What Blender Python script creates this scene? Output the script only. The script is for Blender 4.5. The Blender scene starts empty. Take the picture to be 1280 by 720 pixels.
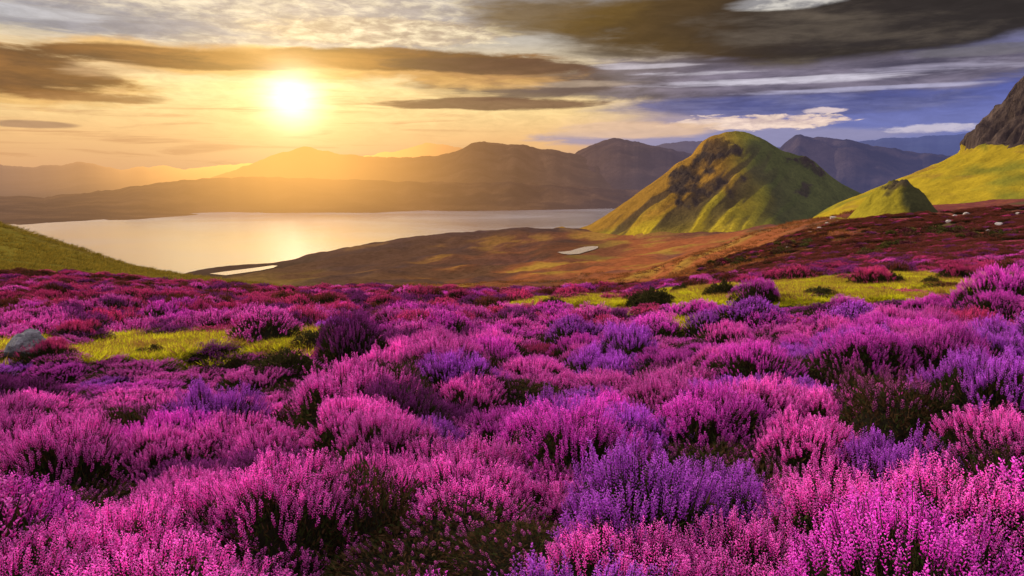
import bpy, math, random
import numpy as np
rng = np.random.default_rng(7)
random.seed(7)
PI = math.pi
scene = bpy.context.scene
COL = scene.collection

# ------------------------------------------------------------------ camera
F = 914.0                         # focal length in photo pixels (1280 wide)
PITCH = math.atan(135 / F)
EYE = 1.75
CP, SP = math.cos(PITCH), math.sin(PITCH)
cam_d = bpy.data.cameras.new('camera')
cam_d.sensor_width = 36
cam_d.lens = F / 1280 * 36
cam_d.clip_start = 0.05
cam_d.clip_end = 120000
cam = bpy.data.objects.new('camera', cam_d)
cam.location = (0, 0, EYE)
cam.rotation_euler = (PI / 2 - PITCH, 0, 0)
COL.objects.link(cam)
scene.camera = cam


def view_dir(px, py):
    u = (px - 640) / F
    v = (360 - py) / F
    return u, CP + v * SP, -SP + v * CP


def at(px, py, Y):
    u, dy, dz = view_dir(px, py)
    t = Y / dy
    return u * t, Y, EYE + dz * t


def azel(px, py):
    u, dy, dz = view_dir(px, py)
    return math.degrees(math.atan2(u, dy)), math.degrees(math.atan2(dz, math.hypot(u, dy)))


# ------------------------------------------------------------------ numpy noise
_perm = np.random.default_rng(3).permutation(512)
_perm = np.concatenate([_perm, _perm, _perm])
_grad = np.random.default_rng(4).normal(size=(512, 3))
_grad /= np.linalg.norm(_grad, axis=1)[:, None]


def perlin(x, y, z=0.0):
    x, y, z = np.broadcast_arrays(np.asarray(x, float), np.asarray(y, float), np.asarray(z, float))
    xi, yi, zi = np.floor(x).astype(int), np.floor(y).astype(int), np.floor(z).astype(int)
    xf, yf, zf = x - xi, y - yi, z - zi
    fade = lambda t: t * t * t * (t * (t * 6 - 15) + 10)
    u, v, w = fade(xf), fade(yf), fade(zf)

    def g(i, j, k):
        h = _perm[_perm[_perm[(xi + i) & 511] + ((yi + j) & 511)] + ((zi + k) & 511)] & 511
        gr = _grad[h]
        return gr[..., 0] * (xf - i) + gr[..., 1] * (yf - j) + gr[..., 2] * (zf - k)
    L = lambda a, b, t: a + (b - a) * t
    return L(L(L(g(0, 0, 0), g(1, 0, 0), u), L(g(0, 1, 0), g(1, 1, 0), u), v),
             L(L(g(0, 0, 1), g(1, 0, 1), u), L(g(0, 1, 1), g(1, 1, 1), u), v), w) * 1.5


def fbm(x, y, z=0.0, o=4, gain=0.5):
    r, a, f = 0, 1, 1
    for i in range(o):
        r = r + a * perlin(np.asarray(x) * f + 17.3 * i, np.asarray(y) * f + 9.1 * i, np.asarray(z) * f + 3.7 * i)
        a *= gain
        f *= 2.03
    return r


def sstep(a, b, x):
    t = np.clip((np.asarray(x, float) - a) / (b - a), 0, 1)
    return t * t * (3 - 2 * t)


# ------------------------------------------------------------------ node helper
class S:
    """a socket with arithmetic"""
    nt = None

    def __init__(self, s): self.s = s

    @staticmethod
    def put(node_in, v):
        if isinstance(v, S): S.nt.links.new(v.s, node_in)
        else: node_in.default_value = v

    @staticmethod
    def m(op, a, b=None, c=None, clamp=False):
        n = S.nt.nodes.new('ShaderNodeMath')
        n.operation = op
        n.use_clamp = clamp
        S.put(n.inputs[0], a)
        if b is not None: S.put(n.inputs[1], b)
        if c is not None: S.put(n.inputs[2], c)
        return S(n.outputs[0])

    def __add__(a, b): return S.m('ADD', a, b)
    __radd__ = __add__
    def __sub__(a, b): return S.m('SUBTRACT', a, b)
    def __rsub__(a, b): return S.m('SUBTRACT', b, a)
    def __mul__(a, b): return S.m('MULTIPLY', a, b)
    __rmul__ = __mul__
    def __truediv__(a, b): return S.m('DIVIDE', a, b)
    def __pow__(a, b): return S.m('POWER', a, b)


def smooth(a, b, x):
    n = S.nt.nodes.new('ShaderNodeMapRange')
    n.interpolation_type = 'SMOOTHSTEP'
    S.put(n.inputs['Value'], x)
    n.inputs['From Min'].default_value = a
    n.inputs['From Max'].default_value = b
    return S(n.outputs['Result'])


def expo(x): return S.m('EXPONENT', x)


def vec(x, y, z):
    n = S.nt.nodes.new('ShaderNodeCombineXYZ')
    for i, v in enumerate((x, y, z)): S.put(n.inputs[i], v)
    return S(n.outputs[0])


def sep(v):
    n = S.nt.nodes.new('ShaderNodeSeparateXYZ')
    S.put(n.inputs[0], v)
    return [S(o) for o in n.outputs]


def noise(v, scale=1.0, detail=4.0, rough=0.55, dist=0.0):
    n = S.nt.nodes.new('ShaderNodeTexNoise')
    S.put(n.inputs['Vector'], v)
    n.inputs['Scale'].default_value = scale
    n.inputs['Detail'].default_value = detail
    n.inputs['Roughness'].default_value = rough
    n.inputs['Distortion'].default_value = dist
    return S(n.outputs['Fac'])


def mix(f, a, b, blend='MIX'):
    n = S.nt.nodes.new('ShaderNodeMix')
    n.data_type = 'RGBA'
    n.blend_type = blend
    S.put(n.inputs[0], f)
    for i, v in ((6, a), (7, b)):
        if isinstance(v, S): S.nt.links.new(v.s, n.inputs[i])
        else: n.inputs[i].default_value = (*v, 1) if len(v) == 3 else v
    return S(n.outputs[2])


def ramp(f, stops, interp='LINEAR'):
    n = S.nt.nodes.new('ShaderNodeValToRGB')
    S.put(n.inputs[0], f)
    e = n.color_ramp.elements
    n.color_ramp.interpolation = interp
    while len(e) < len(stops): e.new(0.5)
    for k, (p, c) in enumerate(stops):
        e[k].position = p
        e[k].color = (*c, 1) if len(c) == 3 else c
    return S(n.outputs[0])


def scale_col(c, f):
    n = S.nt.nodes.new('ShaderNodeVectorMath')
    n.operation = 'SCALE'
    S.nt.links.new(c.s, n.inputs[0])
    S.put(n.inputs['Scale'], f)
    return S(n.outputs[0])


def add_col(a, b):
    n = S.nt.nodes.new('ShaderNodeVectorMath')
    n.operation = 'ADD'
    S.put(n.inputs[0], a)
    S.put(n.inputs[1], b)
    return S(n.outputs[0])


# ------------------------------------------------------------------ sun and sky
SUN_AZ, SUN_EL = -54.0, 22.0              # where the light on the land comes from
GLOW_AZ, GLOW_EL = azel(365, 122)         # where the sun burns through the cloud


def build_world():
    w = bpy.data.worlds.new('World')
    scene.world = w
    w.use_nodes = True
    nt = w.node_tree
    nt.nodes.clear()
    S.nt = nt
    tc = nt.nodes.new('ShaderNodeTexCoord')
    d = S(tc.outputs['Generated'])
    x, y, z = sep(d)
    az = S.m('ARCTAN2', x, y) * (180 / PI)
    el = S.m('ARCSINE', S.m('MINIMUM', S.m('MAXIMUM', z, -1.0), 1.0)) * (180 / PI)
    # plane-projected coordinates keep cloud streaks flat and thin near the horizon
    big = noise(vec(az * 0.07, el * 0.30, 0.0), 1, 6, 0.55, 0.4)
    fine = noise(vec(az * 0.16, el * 0.95, 4.0), 1, 7, 0.62, 0.3)
    wisp = noise(vec(az * 0.10, el * 1.5, 9.0), 1, 6, 0.6, 0.8)
    puff = noise(vec(az * 0.55, el * 2.0, 2.0), 1, 6, 0.62, 0.3)
    soft = noise(vec(az * 0.035, el * 0.09, 7.0), 1, 4, 0.5, 0.2)
    bign, finen, wispn, puffn = big - 0.5, fine - 0.5, wisp - 0.5, puff - 0.5
    # warm side and cool side of the clear air
    t = S.m('DIVIDE', el, 24.0, clamp=True)
    warm = ramp(t, [(0.0, (.62, .33, .17)), (0.06, (.72, .40, .19)), (0.13, (.84, .50, .22)), (0.22, (.92, .66, .30)),
                    (0.33, (.86, .66, .36)), (0.42, (.50, .46, .40)), (0.52, (.36, .36, .38)), (1.0, (.40, .39, .42))])
    cool = ramp(t, [(0.0, (.19, .20, .42)), (0.10, (.15, .18, .45)), (0.17, (.16, .18, .44)), (0.26, (.09, .11, .36)),
                    (0.33, (.16, .16, .34)), (0.42, (.18, .17, .24)), (0.55, (.13, .12, .13)), (1.0, (.36, .36, .42))])
    side = smooth(1.0, 15.0, az + bign * 14.0 - el * 0.35)
    back = smooth(60.0, 130.0, S.m('ABSOLUTE', az))
    c = mix(side, warm, cool)
    c = mix(back, c, (.98, .88, 1.05))  # unseen sky behind the view, brightened as fill light

    def cloud(c, px, py, rx, ry, colr, amp, nz, lo=0.0, hi=0.55, op=1.0, tilt=0.0):
        a0, e0 = azel(px, py)
        a1, _ = azel(px + rx, py)
        _, e1 = azel(px, py - ry)
        da = (az - a0) / abs(a1 - a0)
        de = (el - e0 - (az - a0) * tilt) / abs(e1 - e0)
        q = 1.0 - (da * da + de * de) + nz * amp
        f = smooth(lo, hi, q) * op
        return mix(f, c, colr)

    glowv = vec(math.sin(math.radians(GLOW_AZ)) * math.cos(math.radians(GLOW_EL)),
                math.cos(math.radians(GLOW_AZ)) * math.cos(math.radians(GLOW_EL)),
                math.sin(math.radians(GLOW_EL)))
    dn = nt.nodes.new('ShaderNodeVectorMath')
    dn.operation = 'DOT_PRODUCT'
    nt.links.new(d.s, dn.inputs[0])
    nt.links.new(glowv.s, dn.inputs[1])
    ang = S.m('ARCCOSINE', S.m('MINIMUM', S(dn.outputs['Value']), 0.999999)) * (180 / PI)
    near = expo(ang * ang * (-1 / 160.0))

    # high mottled cloud, upper left
    mott = smooth(-0.12, 0.22, puffn + bign * 0.5 + finen * 0.3)
    c = cloud(c, 330, 18, 330, 62, mix(mott, (.40, .36, .35), (.84, .74, .56)), 0.9, finen, 0.0, 0.5, 0.9)
    c = cloud(c, 470, 40, 190, 22, mix(mott, (.46, .36, .27), (.96, .82, .56)), 1.6, puffn + finen, 0.0, 0.6, 0.85)
    c = cloud(c, 110, 24, 230, 30, (.25, .26, .32), 2.2, wispn + finen * 0.5, 0.1, 0.9, 0.85)
    c = cloud(c, 60, 45, 120, 7, (.72, .60, .44), 2.4, wispn + finen * 0.5, 0.1, 0.9, 0.6)
    c = cloud(c, 20, 12, 150, 12, (.52, .52, .55), 1.8, wispn, 0.1, 0.7, 0.7)
    # grey layer centre-right
    grey = mix(smooth(-0.25, 0.25, bign * 0.6 + finen * 0.9 + wispn * 0.5), (.060, .050, .070), (.25, .21, .27))
    c = cloud(c, 950, 96, 470, 36, grey, 1.5, finen, 0.0, 0.5, 0.9)
    c = cloud(c, 640, 100, 150, 34, (.13, .088, .075), 1.6, finen, 0.0, 0.6, 0.9)
    # blue band
    c = cloud(c, 980, 131, 330, 17, mix(smooth(-0.2, 0.25, finen + wispn), (.075, .085, .24), (.16, .165, .34)), 1.3, finen, 0.0, 0.7, 0.9)
    # white streaks
    c = cloud(c, 1000, 100, 270, 6, (.62, .58, .68), 3.0, wispn + finen * 0.4, 0.15, 1.1, 0.9)
    c = cloud(c, 860, 92, 120, 4, (.66, .62, .70), 3.0, wispn + finen * 0.5, 0.15, 1.1, 0.8)
    c = cloud(c, 1060, 112, 240, 4, (.46, .44, .62), 3.0, wispn + finen * 0.5, 0.15, 1.1, 0.7)
    c = cloud(c, 1180, 84, 150, 13, (.36, .33, .44), 3.0, wispn + finen * 0.4, 0.2, 1.1, 0.8)
    c = cloud(c, 800, 83, 90, 5, (.55, .50, .55), 2.4, wispn, 0.1, 0.9, 0.8)
    c = cloud(c, 700, 105, 130, 6, (.50, .38, .28), 2.4, wispn, 0.2, 0.9, 0.6)
    # lit bank of cumulus low on the right of centre
    lit = mix(smooth(-0.2, 0.2, puffn + finen * 0.4), (.60, .44, .42), (.98, .76, .62))
    c = cloud(c, 900, 172, 300, 16, (.30, .28, .44), 1.6, finen, 0.0, 0.6, 0.8)
    c = cloud(c, 935, 153, 155, 11, lit, 2.6, puffn + finen * 0.8, 0.1, 0.6, 0.95)
    c = cloud(c, 790, 163, 130, 14, (.74, .50, .34), 2.2, finen, 0.1, 0.7, 0.85)
    c = cloud(c, 1170, 160, 75, 7, (.62, .56, .66), 2.4, puffn + finen * 0.5, 0.1, 0.8, 0.85)
    c = cloud(c, 1030, 138, 32, 5, (.80, .64, .62), 2.4, puffn, 0.1, 0.8, 0.8)
    fn0 = finen + wispn * 0.5
    # thin streaks on the warm side
    c = cloud(c, 230, 108, 240, 16, (.95, .74, .34), 2.4, wispn + finen, 0.2, 1.0, 0.7)
    c = cloud(c, 480, 118, 160, 12, (.92, .66, .30), 2.4, wispn + finen, 0.2, 1.0, 0.6)
    st = smooth(0.0, 0.18, wispn)
    c = mix(st * smooth(2.0, -10.0, az) * smooth(10.0, 5.0, el) * 0.7, c, (.56, .28, .13))
    c = cloud(c, 40, 155, 70, 6, (.34, .19, .12), 1.5, finen, 0.1, 0.7, 0.8)
    c = cloud(c, 620, 130, 165, 9, (.15, .072, .048), 2.0, fn0, 0.0, 0.5, 0.9)
    c = cloud(c, 610, 100, 120, 8, (.36, .21, .12), 2.0, finen, 0.1, 0.7, 0.7)
    # the long brown bands either side of the sun
    rim = mix(smooth(-0.2, 0.2, finen), (.50, .24, .07), (.80, .47, .15))
    brown = mix(smooth(-0.22, 0.22, finen + bign * 0.5), (.070, .032, .020), (.24, .098, .028))
    fn = finen + bign * 0.45
    c = cloud(c, 10, 92, 200, 46, rim, 2.2, fn, 0.0, 0.7, 0.8, -0.02)
    c = cloud(c, 330, 79, 350, 25, rim, 2.0, fn, 0.0, 0.7, 0.85)
    c = cloud(c, 580, 88, 180, 24, rim, 2.0, fn, 0.0, 0.7, 0.7, -0.02)
    c = cloud(c, 10, 84, 180, 36, brown, 2.4, fn, 0.02, 0.55, 0.95, -0.02)
    c = cloud(c, 200, 72, 190, 15, brown, 2.0, fn, 0.02, 0.55, 0.95)
    c = cloud(c, 520, 76, 190, 17, brown, 2.0, fn, 0.02, 0.55, 0.95, -0.01)
    c = cloud(c, 360, 74, 190, 13, (.42, .19, .05), 2.0, fn, 0.05, 0.9, 0.8)
    c = cloud(c, 620, 84, 150, 14, (.11, .055, .038), 2.0, fn, 0.0, 0.5, 0.9, -0.02)
    c = cloud(c, 120, 122, 120, 7, (.30, .14, .05), 2.0, wispn + finen, 0.1, 0.8, 0.85)
    c = cloud(c, 130, 85, 90, 14, (.66, .42, .22), 2.6, wispn, 0.2, 0.9, 0.6)
    # heavy dark cloud across the upper right
    olive = mix(smooth(4, 24, az + bign * 16.0), (.085, .046, .010), (.026, .020, .018))
    olive = mix(smooth(-0.05, 0.35, bign + finen * 0.9), olive, (.105, .082, .062))
    c = cloud(c, 1040, 18, 560, 68, olive, 1.1, bign + finen * 0.5, 0.0, 0.45, 0.98)
    c = cloud(c, 980, 3, 95, 11, mix(mott, (.30, .29, .30), (.72, .68, .62)), 1.4, finen, 0.0, 0.7, 0.9)
    c = cloud(c, 690, 18, 150, 34, (.13, .075, .018), 1.6, finen, 0.0, 0.9, 0.85)
    c = cloud(c, 1240, 62, 120, 12, (.15, .14, .16), 2.0, wispn, 0.1, 0.8, 0.7)
    # fine texture through all the cloud
    tex = noise(vec(az * 0.42, el * 1.7, 14.0), 1, 8, 0.68, 0.5)
    c = scale_col(c, smooth(0.28, 0.72, tex) * smooth(1.5, 6.0, el) * 0.30 + (1.0 - smooth(1.5, 6.0, el) * 0.15))
    # above the frame: broken cloud overhead, unseen and brightened as fill light
    up = smooth(16.5, 27.0, el + bign * 4.0)
    over = mix(smooth(-0.2, 0.25, bign + finen * 0.3 + (soft - 0.5)), (.95, .84, 1.05), (1.85, 1.62, 1.80))
    c = mix(up, c, over)
    # glare of the low sun through the cloud
    g1 = expo(ang * ang * (-1 / 3.4))
    g2 = expo(ang * (-1 / 4.6))
    g3 = expo(ang * (-1 / 11.0))
    c = add_col(c, scale_col(vec(1.0, .95, .85), g1 * 0.88))
    c = add_col(c, scale_col(vec(1.0, .70, .22), g2 * 0.70))
    c = add_col(c, scale_col(vec(.85, .42, .07), g3 * 0.26))
    # below the horizon
    c = mix(smooth(0.0, -4.0, el), c, (.20, .13, .10))

    sky = nt.nodes.new('ShaderNodeTexSky')
    sky.sky_type = 'NISHITA'
    sky.sun_disc = False
    sky.sun_elevation = math.radians(SUN_EL)
    sky.sun_rotation = math.radians(SUN_AZ)
    bg1 = nt.nodes.new('ShaderNodeBackground')
    bg1.inputs['Strength'].default_value = 0.001
    nt.links.new(sky.outputs[0], bg1.inputs[0])
    bg2 = nt.nodes.new('ShaderNodeBackground')
    bg2.inputs['Strength'].default_value = 1.0
    nt.links.new(c.s, bg2.inputs[0])
    ad = nt.nodes.new('ShaderNodeAddShader')
    nt.links.new(bg1.outputs[0], ad.inputs[0])
    nt.links.new(bg2.outputs[0], ad.inputs[1])
    out = nt.nodes.new('ShaderNodeOutputWorld')
    nt.links.new(ad.outputs[0], out.inputs[0])


build_world()
sd = bpy.data.lights.new('sun', 'SUN')
sd.energy = 5.0
sd.angle = math.radians(1.0)
sd.color = (1.0, .84, .66)
so = bpy.data.objects.new('sun', sd)
so.rotation_euler = (math.radians(90 - SUN_EL), 0, math.radians(180 - SUN_AZ))
# rotation: the lamp shines along its -Z; aim it from azimuth SUN_AZ
from mathutils import Vector
_dir = Vector((math.sin(math.radians(SUN_AZ)) * math.cos(math.radians(SUN_EL)),
               math.cos(math.radians(SUN_AZ)) * math.cos(math.radians(SUN_EL)), math.sin(math.radians(SUN_EL))))
so.rotation_euler = _dir.to_track_quat('Z', 'Y').to_euler()
so.location = (-40, 40, 40)
COL.objects.link(so)

# ------------------------------------------------------------------ materials


def new_mat(name):
    m = bpy.data.materials.new(name)
    m.use_nodes = True
    m.node_tree.nodes.clear()
    S.nt = m.node_tree
    return m


def attr(name):
    n = S.nt.nodes.new('ShaderNodeAttribute')
    n.attribute_name = name
    return n


def out_shader(sh):
    o = S.nt.nodes.new('ShaderNodeOutputMaterial')
    S.nt.links.new(sh, o.inputs['Surface'])


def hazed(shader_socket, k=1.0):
    """aerial perspective painted as emission over a far surface, brighter towards the sun"""
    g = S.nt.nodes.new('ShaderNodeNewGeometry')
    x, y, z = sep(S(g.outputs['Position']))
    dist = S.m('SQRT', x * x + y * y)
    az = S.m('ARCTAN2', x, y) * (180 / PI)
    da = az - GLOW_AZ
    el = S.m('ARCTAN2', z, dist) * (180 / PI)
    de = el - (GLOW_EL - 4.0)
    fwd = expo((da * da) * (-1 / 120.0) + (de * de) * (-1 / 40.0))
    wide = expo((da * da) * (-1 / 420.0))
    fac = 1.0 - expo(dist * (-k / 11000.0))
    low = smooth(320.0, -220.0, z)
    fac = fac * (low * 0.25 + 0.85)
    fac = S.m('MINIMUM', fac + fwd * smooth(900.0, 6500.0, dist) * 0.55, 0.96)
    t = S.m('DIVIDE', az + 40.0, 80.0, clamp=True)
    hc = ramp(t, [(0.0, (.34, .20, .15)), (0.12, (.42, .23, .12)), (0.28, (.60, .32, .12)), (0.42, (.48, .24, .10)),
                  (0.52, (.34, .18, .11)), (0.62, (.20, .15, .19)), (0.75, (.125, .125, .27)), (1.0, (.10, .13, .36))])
    hc = add_col(hc, scale_col(vec(1.0, .46, .08), fwd * 1.05))  # sun glow over the ridges, added to the emitted haze colour
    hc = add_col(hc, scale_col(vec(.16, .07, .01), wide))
    # the painted haze glows brighter with distance
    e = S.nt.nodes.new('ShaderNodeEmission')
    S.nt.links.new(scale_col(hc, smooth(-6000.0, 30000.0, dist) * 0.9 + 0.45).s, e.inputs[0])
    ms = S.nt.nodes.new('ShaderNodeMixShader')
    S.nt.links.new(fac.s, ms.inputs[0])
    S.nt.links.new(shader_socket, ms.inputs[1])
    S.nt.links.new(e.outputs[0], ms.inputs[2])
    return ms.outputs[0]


def land_mat(name, sc, amp=0.6, bump=0.5, stretch=(1, 1, 1), bdist=1.0, k=1.0):
    m = new_mat(name)
    a = attr('col')
    g = S.nt.nodes.new('ShaderNodeNewGeometry')
    x, y, z = sep(S(g.outputs['Position']))
    p = vec(x * stretch[0], y * stretch[1], z * stretch[2])
    n1 = noise(p, sc, 6, 0.62, 0.4)
    n2 = noise(p, sc * 7.3, 5, 0.65)
    n3 = noise(p, sc * 0.23, 3, 0.5)
    v = (n1 - 0.5) * (amp * 2.2) + (n2 - 0.5) * (amp * 1.8) + (n3 - 0.5) * amp + 1.0
    v = S.m('MAXIMUM', v, 0.12)
    c = scale_col(S(a.outputs['Color']), v)
    b = S.nt.nodes.new('ShaderNodeBump')
    b.inputs['Strength'].default_value = bump
    b.inputs['Distance'].default_value = bdist
    S.nt.links.new((n1 * 0.6 + n2 * 0.5).s, b.inputs['Height'])
    d = S.nt.nodes.new('ShaderNodeBsdfDiffuse')
    S.nt.links.new(c.s, d.inputs['Color'])
    S.nt.links.new(b.outputs[0], d.inputs['Normal'])
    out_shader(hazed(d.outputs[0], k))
    return m


def plant_mat(name, trans=0.45, gain=1.12):
    m = new_mat(name)
    a = attr('col')
    info = S.nt.nodes.new('ShaderNodeObjectInfo')
    g = S.nt.nodes.new('ShaderNodeNewGeometry')
    n = noise(S(g.outputs['Position']), 0.9, 3, 0.5)
    v = (S(info.outputs['Random']) - 0.5) * 0.35 + (n - 0.5) * 0.9 + gain
    c = scale_col(S(a.outputs['Color']), v)
    d = S.nt.nodes.new('ShaderNodeBsdfDiffuse')
    t = S.nt.nodes.new('ShaderNodeBsdfTranslucent')
    S.nt.links.new(c.s, d.inputs[0])
    S.nt.links.new(c.s, t.inputs[0])
    ms = S.nt.nodes.new('ShaderNodeMixShader')
    ms.inputs[0].default_value = trans
    S.nt.links.new(d.outputs[0], ms.inputs[1])
    S.nt.links.new(t.outputs[0], ms.inputs[2])
    out_shader(ms.outputs[0])
    return m


def water_mat():
    m = new_mat('loch_water')
    g = S.nt.nodes.new('ShaderNodeNewGeometry')
    x, y, z = sep(S(g.outputs['Position']))
    n = noise(vec(x * 0.02, y * 0.012, 0.0), 1, 6, 0.65)
    n2 = noise(vec(x * 0.0012, y * 0.0016, 3.0), 1, 5, 0.6, 0.6)
    b = S.nt.nodes.new('ShaderNodeBump')
    b.inputs['Strength'].default_value = 0.25
    b.inputs['Distance'].default_value = 2.0
    S.nt.links.new(n.s, b.inputs['Height'])
    p = S.nt.nodes.new('ShaderNodeBsdfPrincipled')
    p.inputs['Base Color'].default_value = (.03, .035, .045, 1)
    p.inputs['IOR'].default_value = 1.33
    S.nt.links.new((n2 * 0.14 + 0.15).s, p.inputs['Roughness'])
    S.nt.links.new(b.outputs[0], p.inputs['Normal'])
    # at this grazing angle ripples mirror the sky almost fully
    gl = S.nt.nodes.new('ShaderNodeBsdfGlossy')
    gl.inputs['Color'].default_value = (1.0, .97, .93, 1)
    S.nt.links.new((n2 * 0.12 + 0.12).s, gl.inputs['Roughness'])
    S.nt.links.new(b.outputs[0], gl.inputs['Normal'])
    ms = S.nt.nodes.new('ShaderNodeMixShader')
    ms.inputs[0].default_value = 0.92
    S.nt.links.new(p.outputs[0], ms.inputs[1])
    S.nt.links.new(gl.outputs[0], ms.inputs[2])
    out_shader(ms.outputs[0])
    return m


def rock_mat(name, base, k=1.0, sc=1.0, streak=1.0):
    m = new_mat(name)
    g = S.nt.nodes.new('ShaderNodeNewGeometry')
    x, y, z = sep(S(g.outputs['Position']))
    p = vec(x, y, z * streak)
    n1 = noise(p, sc, 8, 0.68, 0.6)
    n2 = noise(p, sc * 5, 5, 0.6)
    c = ramp(n1, [(0.25, tuple(b * 0.25 for b in base)), (0.48, base), (0.6, tuple(b * 1.5 for b in base)), (0.75, tuple(b * 2.6 for b in base))])
    c = scale_col(c, n2 * 1.1 + 0.45)
    b = S.nt.nodes.new('ShaderNodeBump')
    b.inputs['Strength'].default_value = 0.9
    b.inputs['Distance'].default_value = 0.6 / sc
    S.nt.links.new((n1 + n2 * 0.3).s, b.inputs['Height'])
    d = S.nt.nodes.new('ShaderNodeBsdfDiffuse')
    S.nt.links.new(c.s, d.inputs[0])
    S.nt.links.new(b.outputs[0], d.inputs['Normal'])
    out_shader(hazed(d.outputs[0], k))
    return m


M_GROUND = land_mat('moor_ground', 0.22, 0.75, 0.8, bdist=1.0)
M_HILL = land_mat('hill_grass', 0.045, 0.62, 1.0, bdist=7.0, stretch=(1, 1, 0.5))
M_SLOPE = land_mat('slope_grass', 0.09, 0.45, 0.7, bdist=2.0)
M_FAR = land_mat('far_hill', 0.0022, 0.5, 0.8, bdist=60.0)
M_BLOOM = plant_mat('heather_bloom', 0.5)
M_LEAF = plant_mat('heather_leaf', 0.25)
M_GRASS = plant_mat('grass_blade', 0.45)
M_WATER = water_mat()
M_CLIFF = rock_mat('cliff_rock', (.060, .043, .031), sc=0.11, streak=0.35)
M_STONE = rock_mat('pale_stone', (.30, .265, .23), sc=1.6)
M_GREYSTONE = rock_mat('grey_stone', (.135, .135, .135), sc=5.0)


# ------------------------------------------------------------------ mesh helper
def mesh_np(name, V, T, cols=None, mats=(), mi=None, smooth_=False):
    V = np.asarray(V, np.float32)
    T = np.asarray(T, np.int32)
    k = T.shape[1]
    me = bpy.data.meshes.new(name)
    me.vertices.add(len(V))
    me.vertices.foreach_set('co', V.ravel())
    me.loops.add(T.size)
    me.loops.foreach_set('vertex_index', T.ravel())
    me.polygons.add(len(T))
    me.polygons.foreach_set('loop_start', np.arange(0, T.size, k, dtype=np.int32))
    me.polygons.foreach_set('loop_total', np.full(len(T), k, np.int32))
    if smooth_: me.polygons.foreach_set('use_smooth', np.ones(len(T), bool))
    for m in mats: me.materials.append(m)
    if mi is not None: me.polygons.foreach_set('material_index', np.asarray(mi, np.int32))
    if cols is not None:
        a = me.attributes.new('col', 'FLOAT_COLOR', 'POINT')
        c4 = np.ones((len(V), 4), np.float32)
        c4[:, :3] = cols
        a.data.foreach_set('color', c4.ravel())
    me.update(calc_edges=True)
    me.validate()
    return me


def link(name, me, parent=None, **props):
    o = bpy.data.objects.new(name, me)
    COL.objects.link(o)
    if parent is not None: o.parent = parent
    for k, v in props.items(): o[k] = v
    return o


def grid_faces(r, c, wrap=False):
    i = np.arange(r - 1)[:, None]
    j = np.arange(c if wrap else c - 1)[None, :]
    jn = (j + 1) % c
    return np.stack([i * c + j + 0 * i, i * c + jn, (i + 1) * c + jn, (i + 1) * c + j + 0 * i], -1).reshape(-1, 4)


# ------------------------------------------------------------------ ground height
CX = np.array([-400, 0, 85, 160, 250, 320, 480, 640, 800, 960, 1120, 1280, 1700.])
CS = (CX - 640) / F
RY = [0.5, 2.6, 5, 8, 12, 18, 26, 36, 50, 70, 100, 140, 200, 300, 450, 650, 850, 1050, 1300, 1600, 2000, 2600, 4000]
RD = [
    [1.5] * 13,
    [1.5] * 13,
    [1.85, 1.85, 1.85, 1.85, 1.85, 1.85, 1.85, 1.85, 1.8, 1.7, 1.6, 1.55, 1.4],
    [2.3, 2.3, 2.3, 2.3, 2.25, 2.2, 2.1, 2.15, 2.1, 1.95, 1.72, 1.68, 1.4],
    [2.8, 2.8, 2.8, 2.8, 2.78, 2.75, 2.65, 2.7, 2.65, 2.5, 2.35, 2.25, 1.9],
    [3.3, 3.4, 3.4, 3.4, 3.4, 3.4, 3.4, 3.4, 3.2, 3.0, 2.75, 2.65, 2.4],
    [4.0, 4.2, 4.25, 4.3, 4.35, 4.4, 4.4, 4.4, 4.0, 3.55, 3.2, 3.2, 3.0],
    [5.0, 5.3, 5.35, 5.4, 5.5, 5.6, 5.6, 5.6, 5.3, 4.8, 4.5, 4.3, 4.0],
    [6.3, 6.7, 6.8, 6.95, 7.2, 7.4, 7.5, 7.55, 7.2, 6.4, 5.8, 5.4, 5.0],
    [8.3, 8.75, 8.9, 9.2, 9.8, 10.2, 10.4, 10.6, 10.0, 8.7, 7.4, 6.8, 6.2],
    [7, 11.2, 12.4, 13.5, 14.8, 15.5, 16, 16.2, 15.5, 13, 10.2, 8.7, 7.5],
    [6, 12, 15.5, 18, 20.5, 22, 24, 24, 23, 16.5, 12, 9.6, 7],
    [4, 10.7, 17.3, 23.2, 25.9, 27.6, 33, 35, 32, 20, 13.6, 10, 6],
    [12, 24, 36, 44, 47, 49, 51, 50, 44, 24, 11.5, 10, 4],
    [40, 60, 66, 70, 70, 69, 64, 62, 58, 31, 16, 10, 4],
    [90, 100, 100, 98, 95, 88, 81, 78, 66, 45, 26, 15, 0],
    [130, 135, 133, 128, 118, 104, 86, 74, 61, 55, 40, 25, 5],
    [175, 175, 170, 162, 146, 122, 77, 58, 71, 70, 55, 40, 10],
    [207, 207, 207, 207, 198, 178, 130, 115, 120, 100, 80, 60, 30],
    [216] * 6 + [203, 195, 190, 160, 120, 90, 50],
    [225] * 9 + [215, 190, 170, 100],
    [235] * 13,
    [240] * 13,
]
# one more column where the red slope meets the foot of the green hill
_c = [np.interp(1040, CX, r) for r in RD]
for _y, _d in ((140, 13.0), (200, 15.0), (300, 14.8), (450, 21.5), (650, 34)): _c[RY.index(_y)] = _d
RD = [r[:10] + [c] + r[10:] for r, c in zip(RD, _c)]
CX = np.insert(CX, 10, 1040)
CS = (CX - 640) / F
NL, NS = 420, 420
LG = np.linspace(math.log(0.5), math.log(4000), NL)
SG = np.linspace(CS[0], CS[-1], NS)
_t = np.array([np.interp(SG, CS, r) for r in RD])
_t = np.log(_t)
TAB = np.array([np.interp(LG, np.log(RY), _t[:, j]) for j in range(NS)]).T


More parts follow.
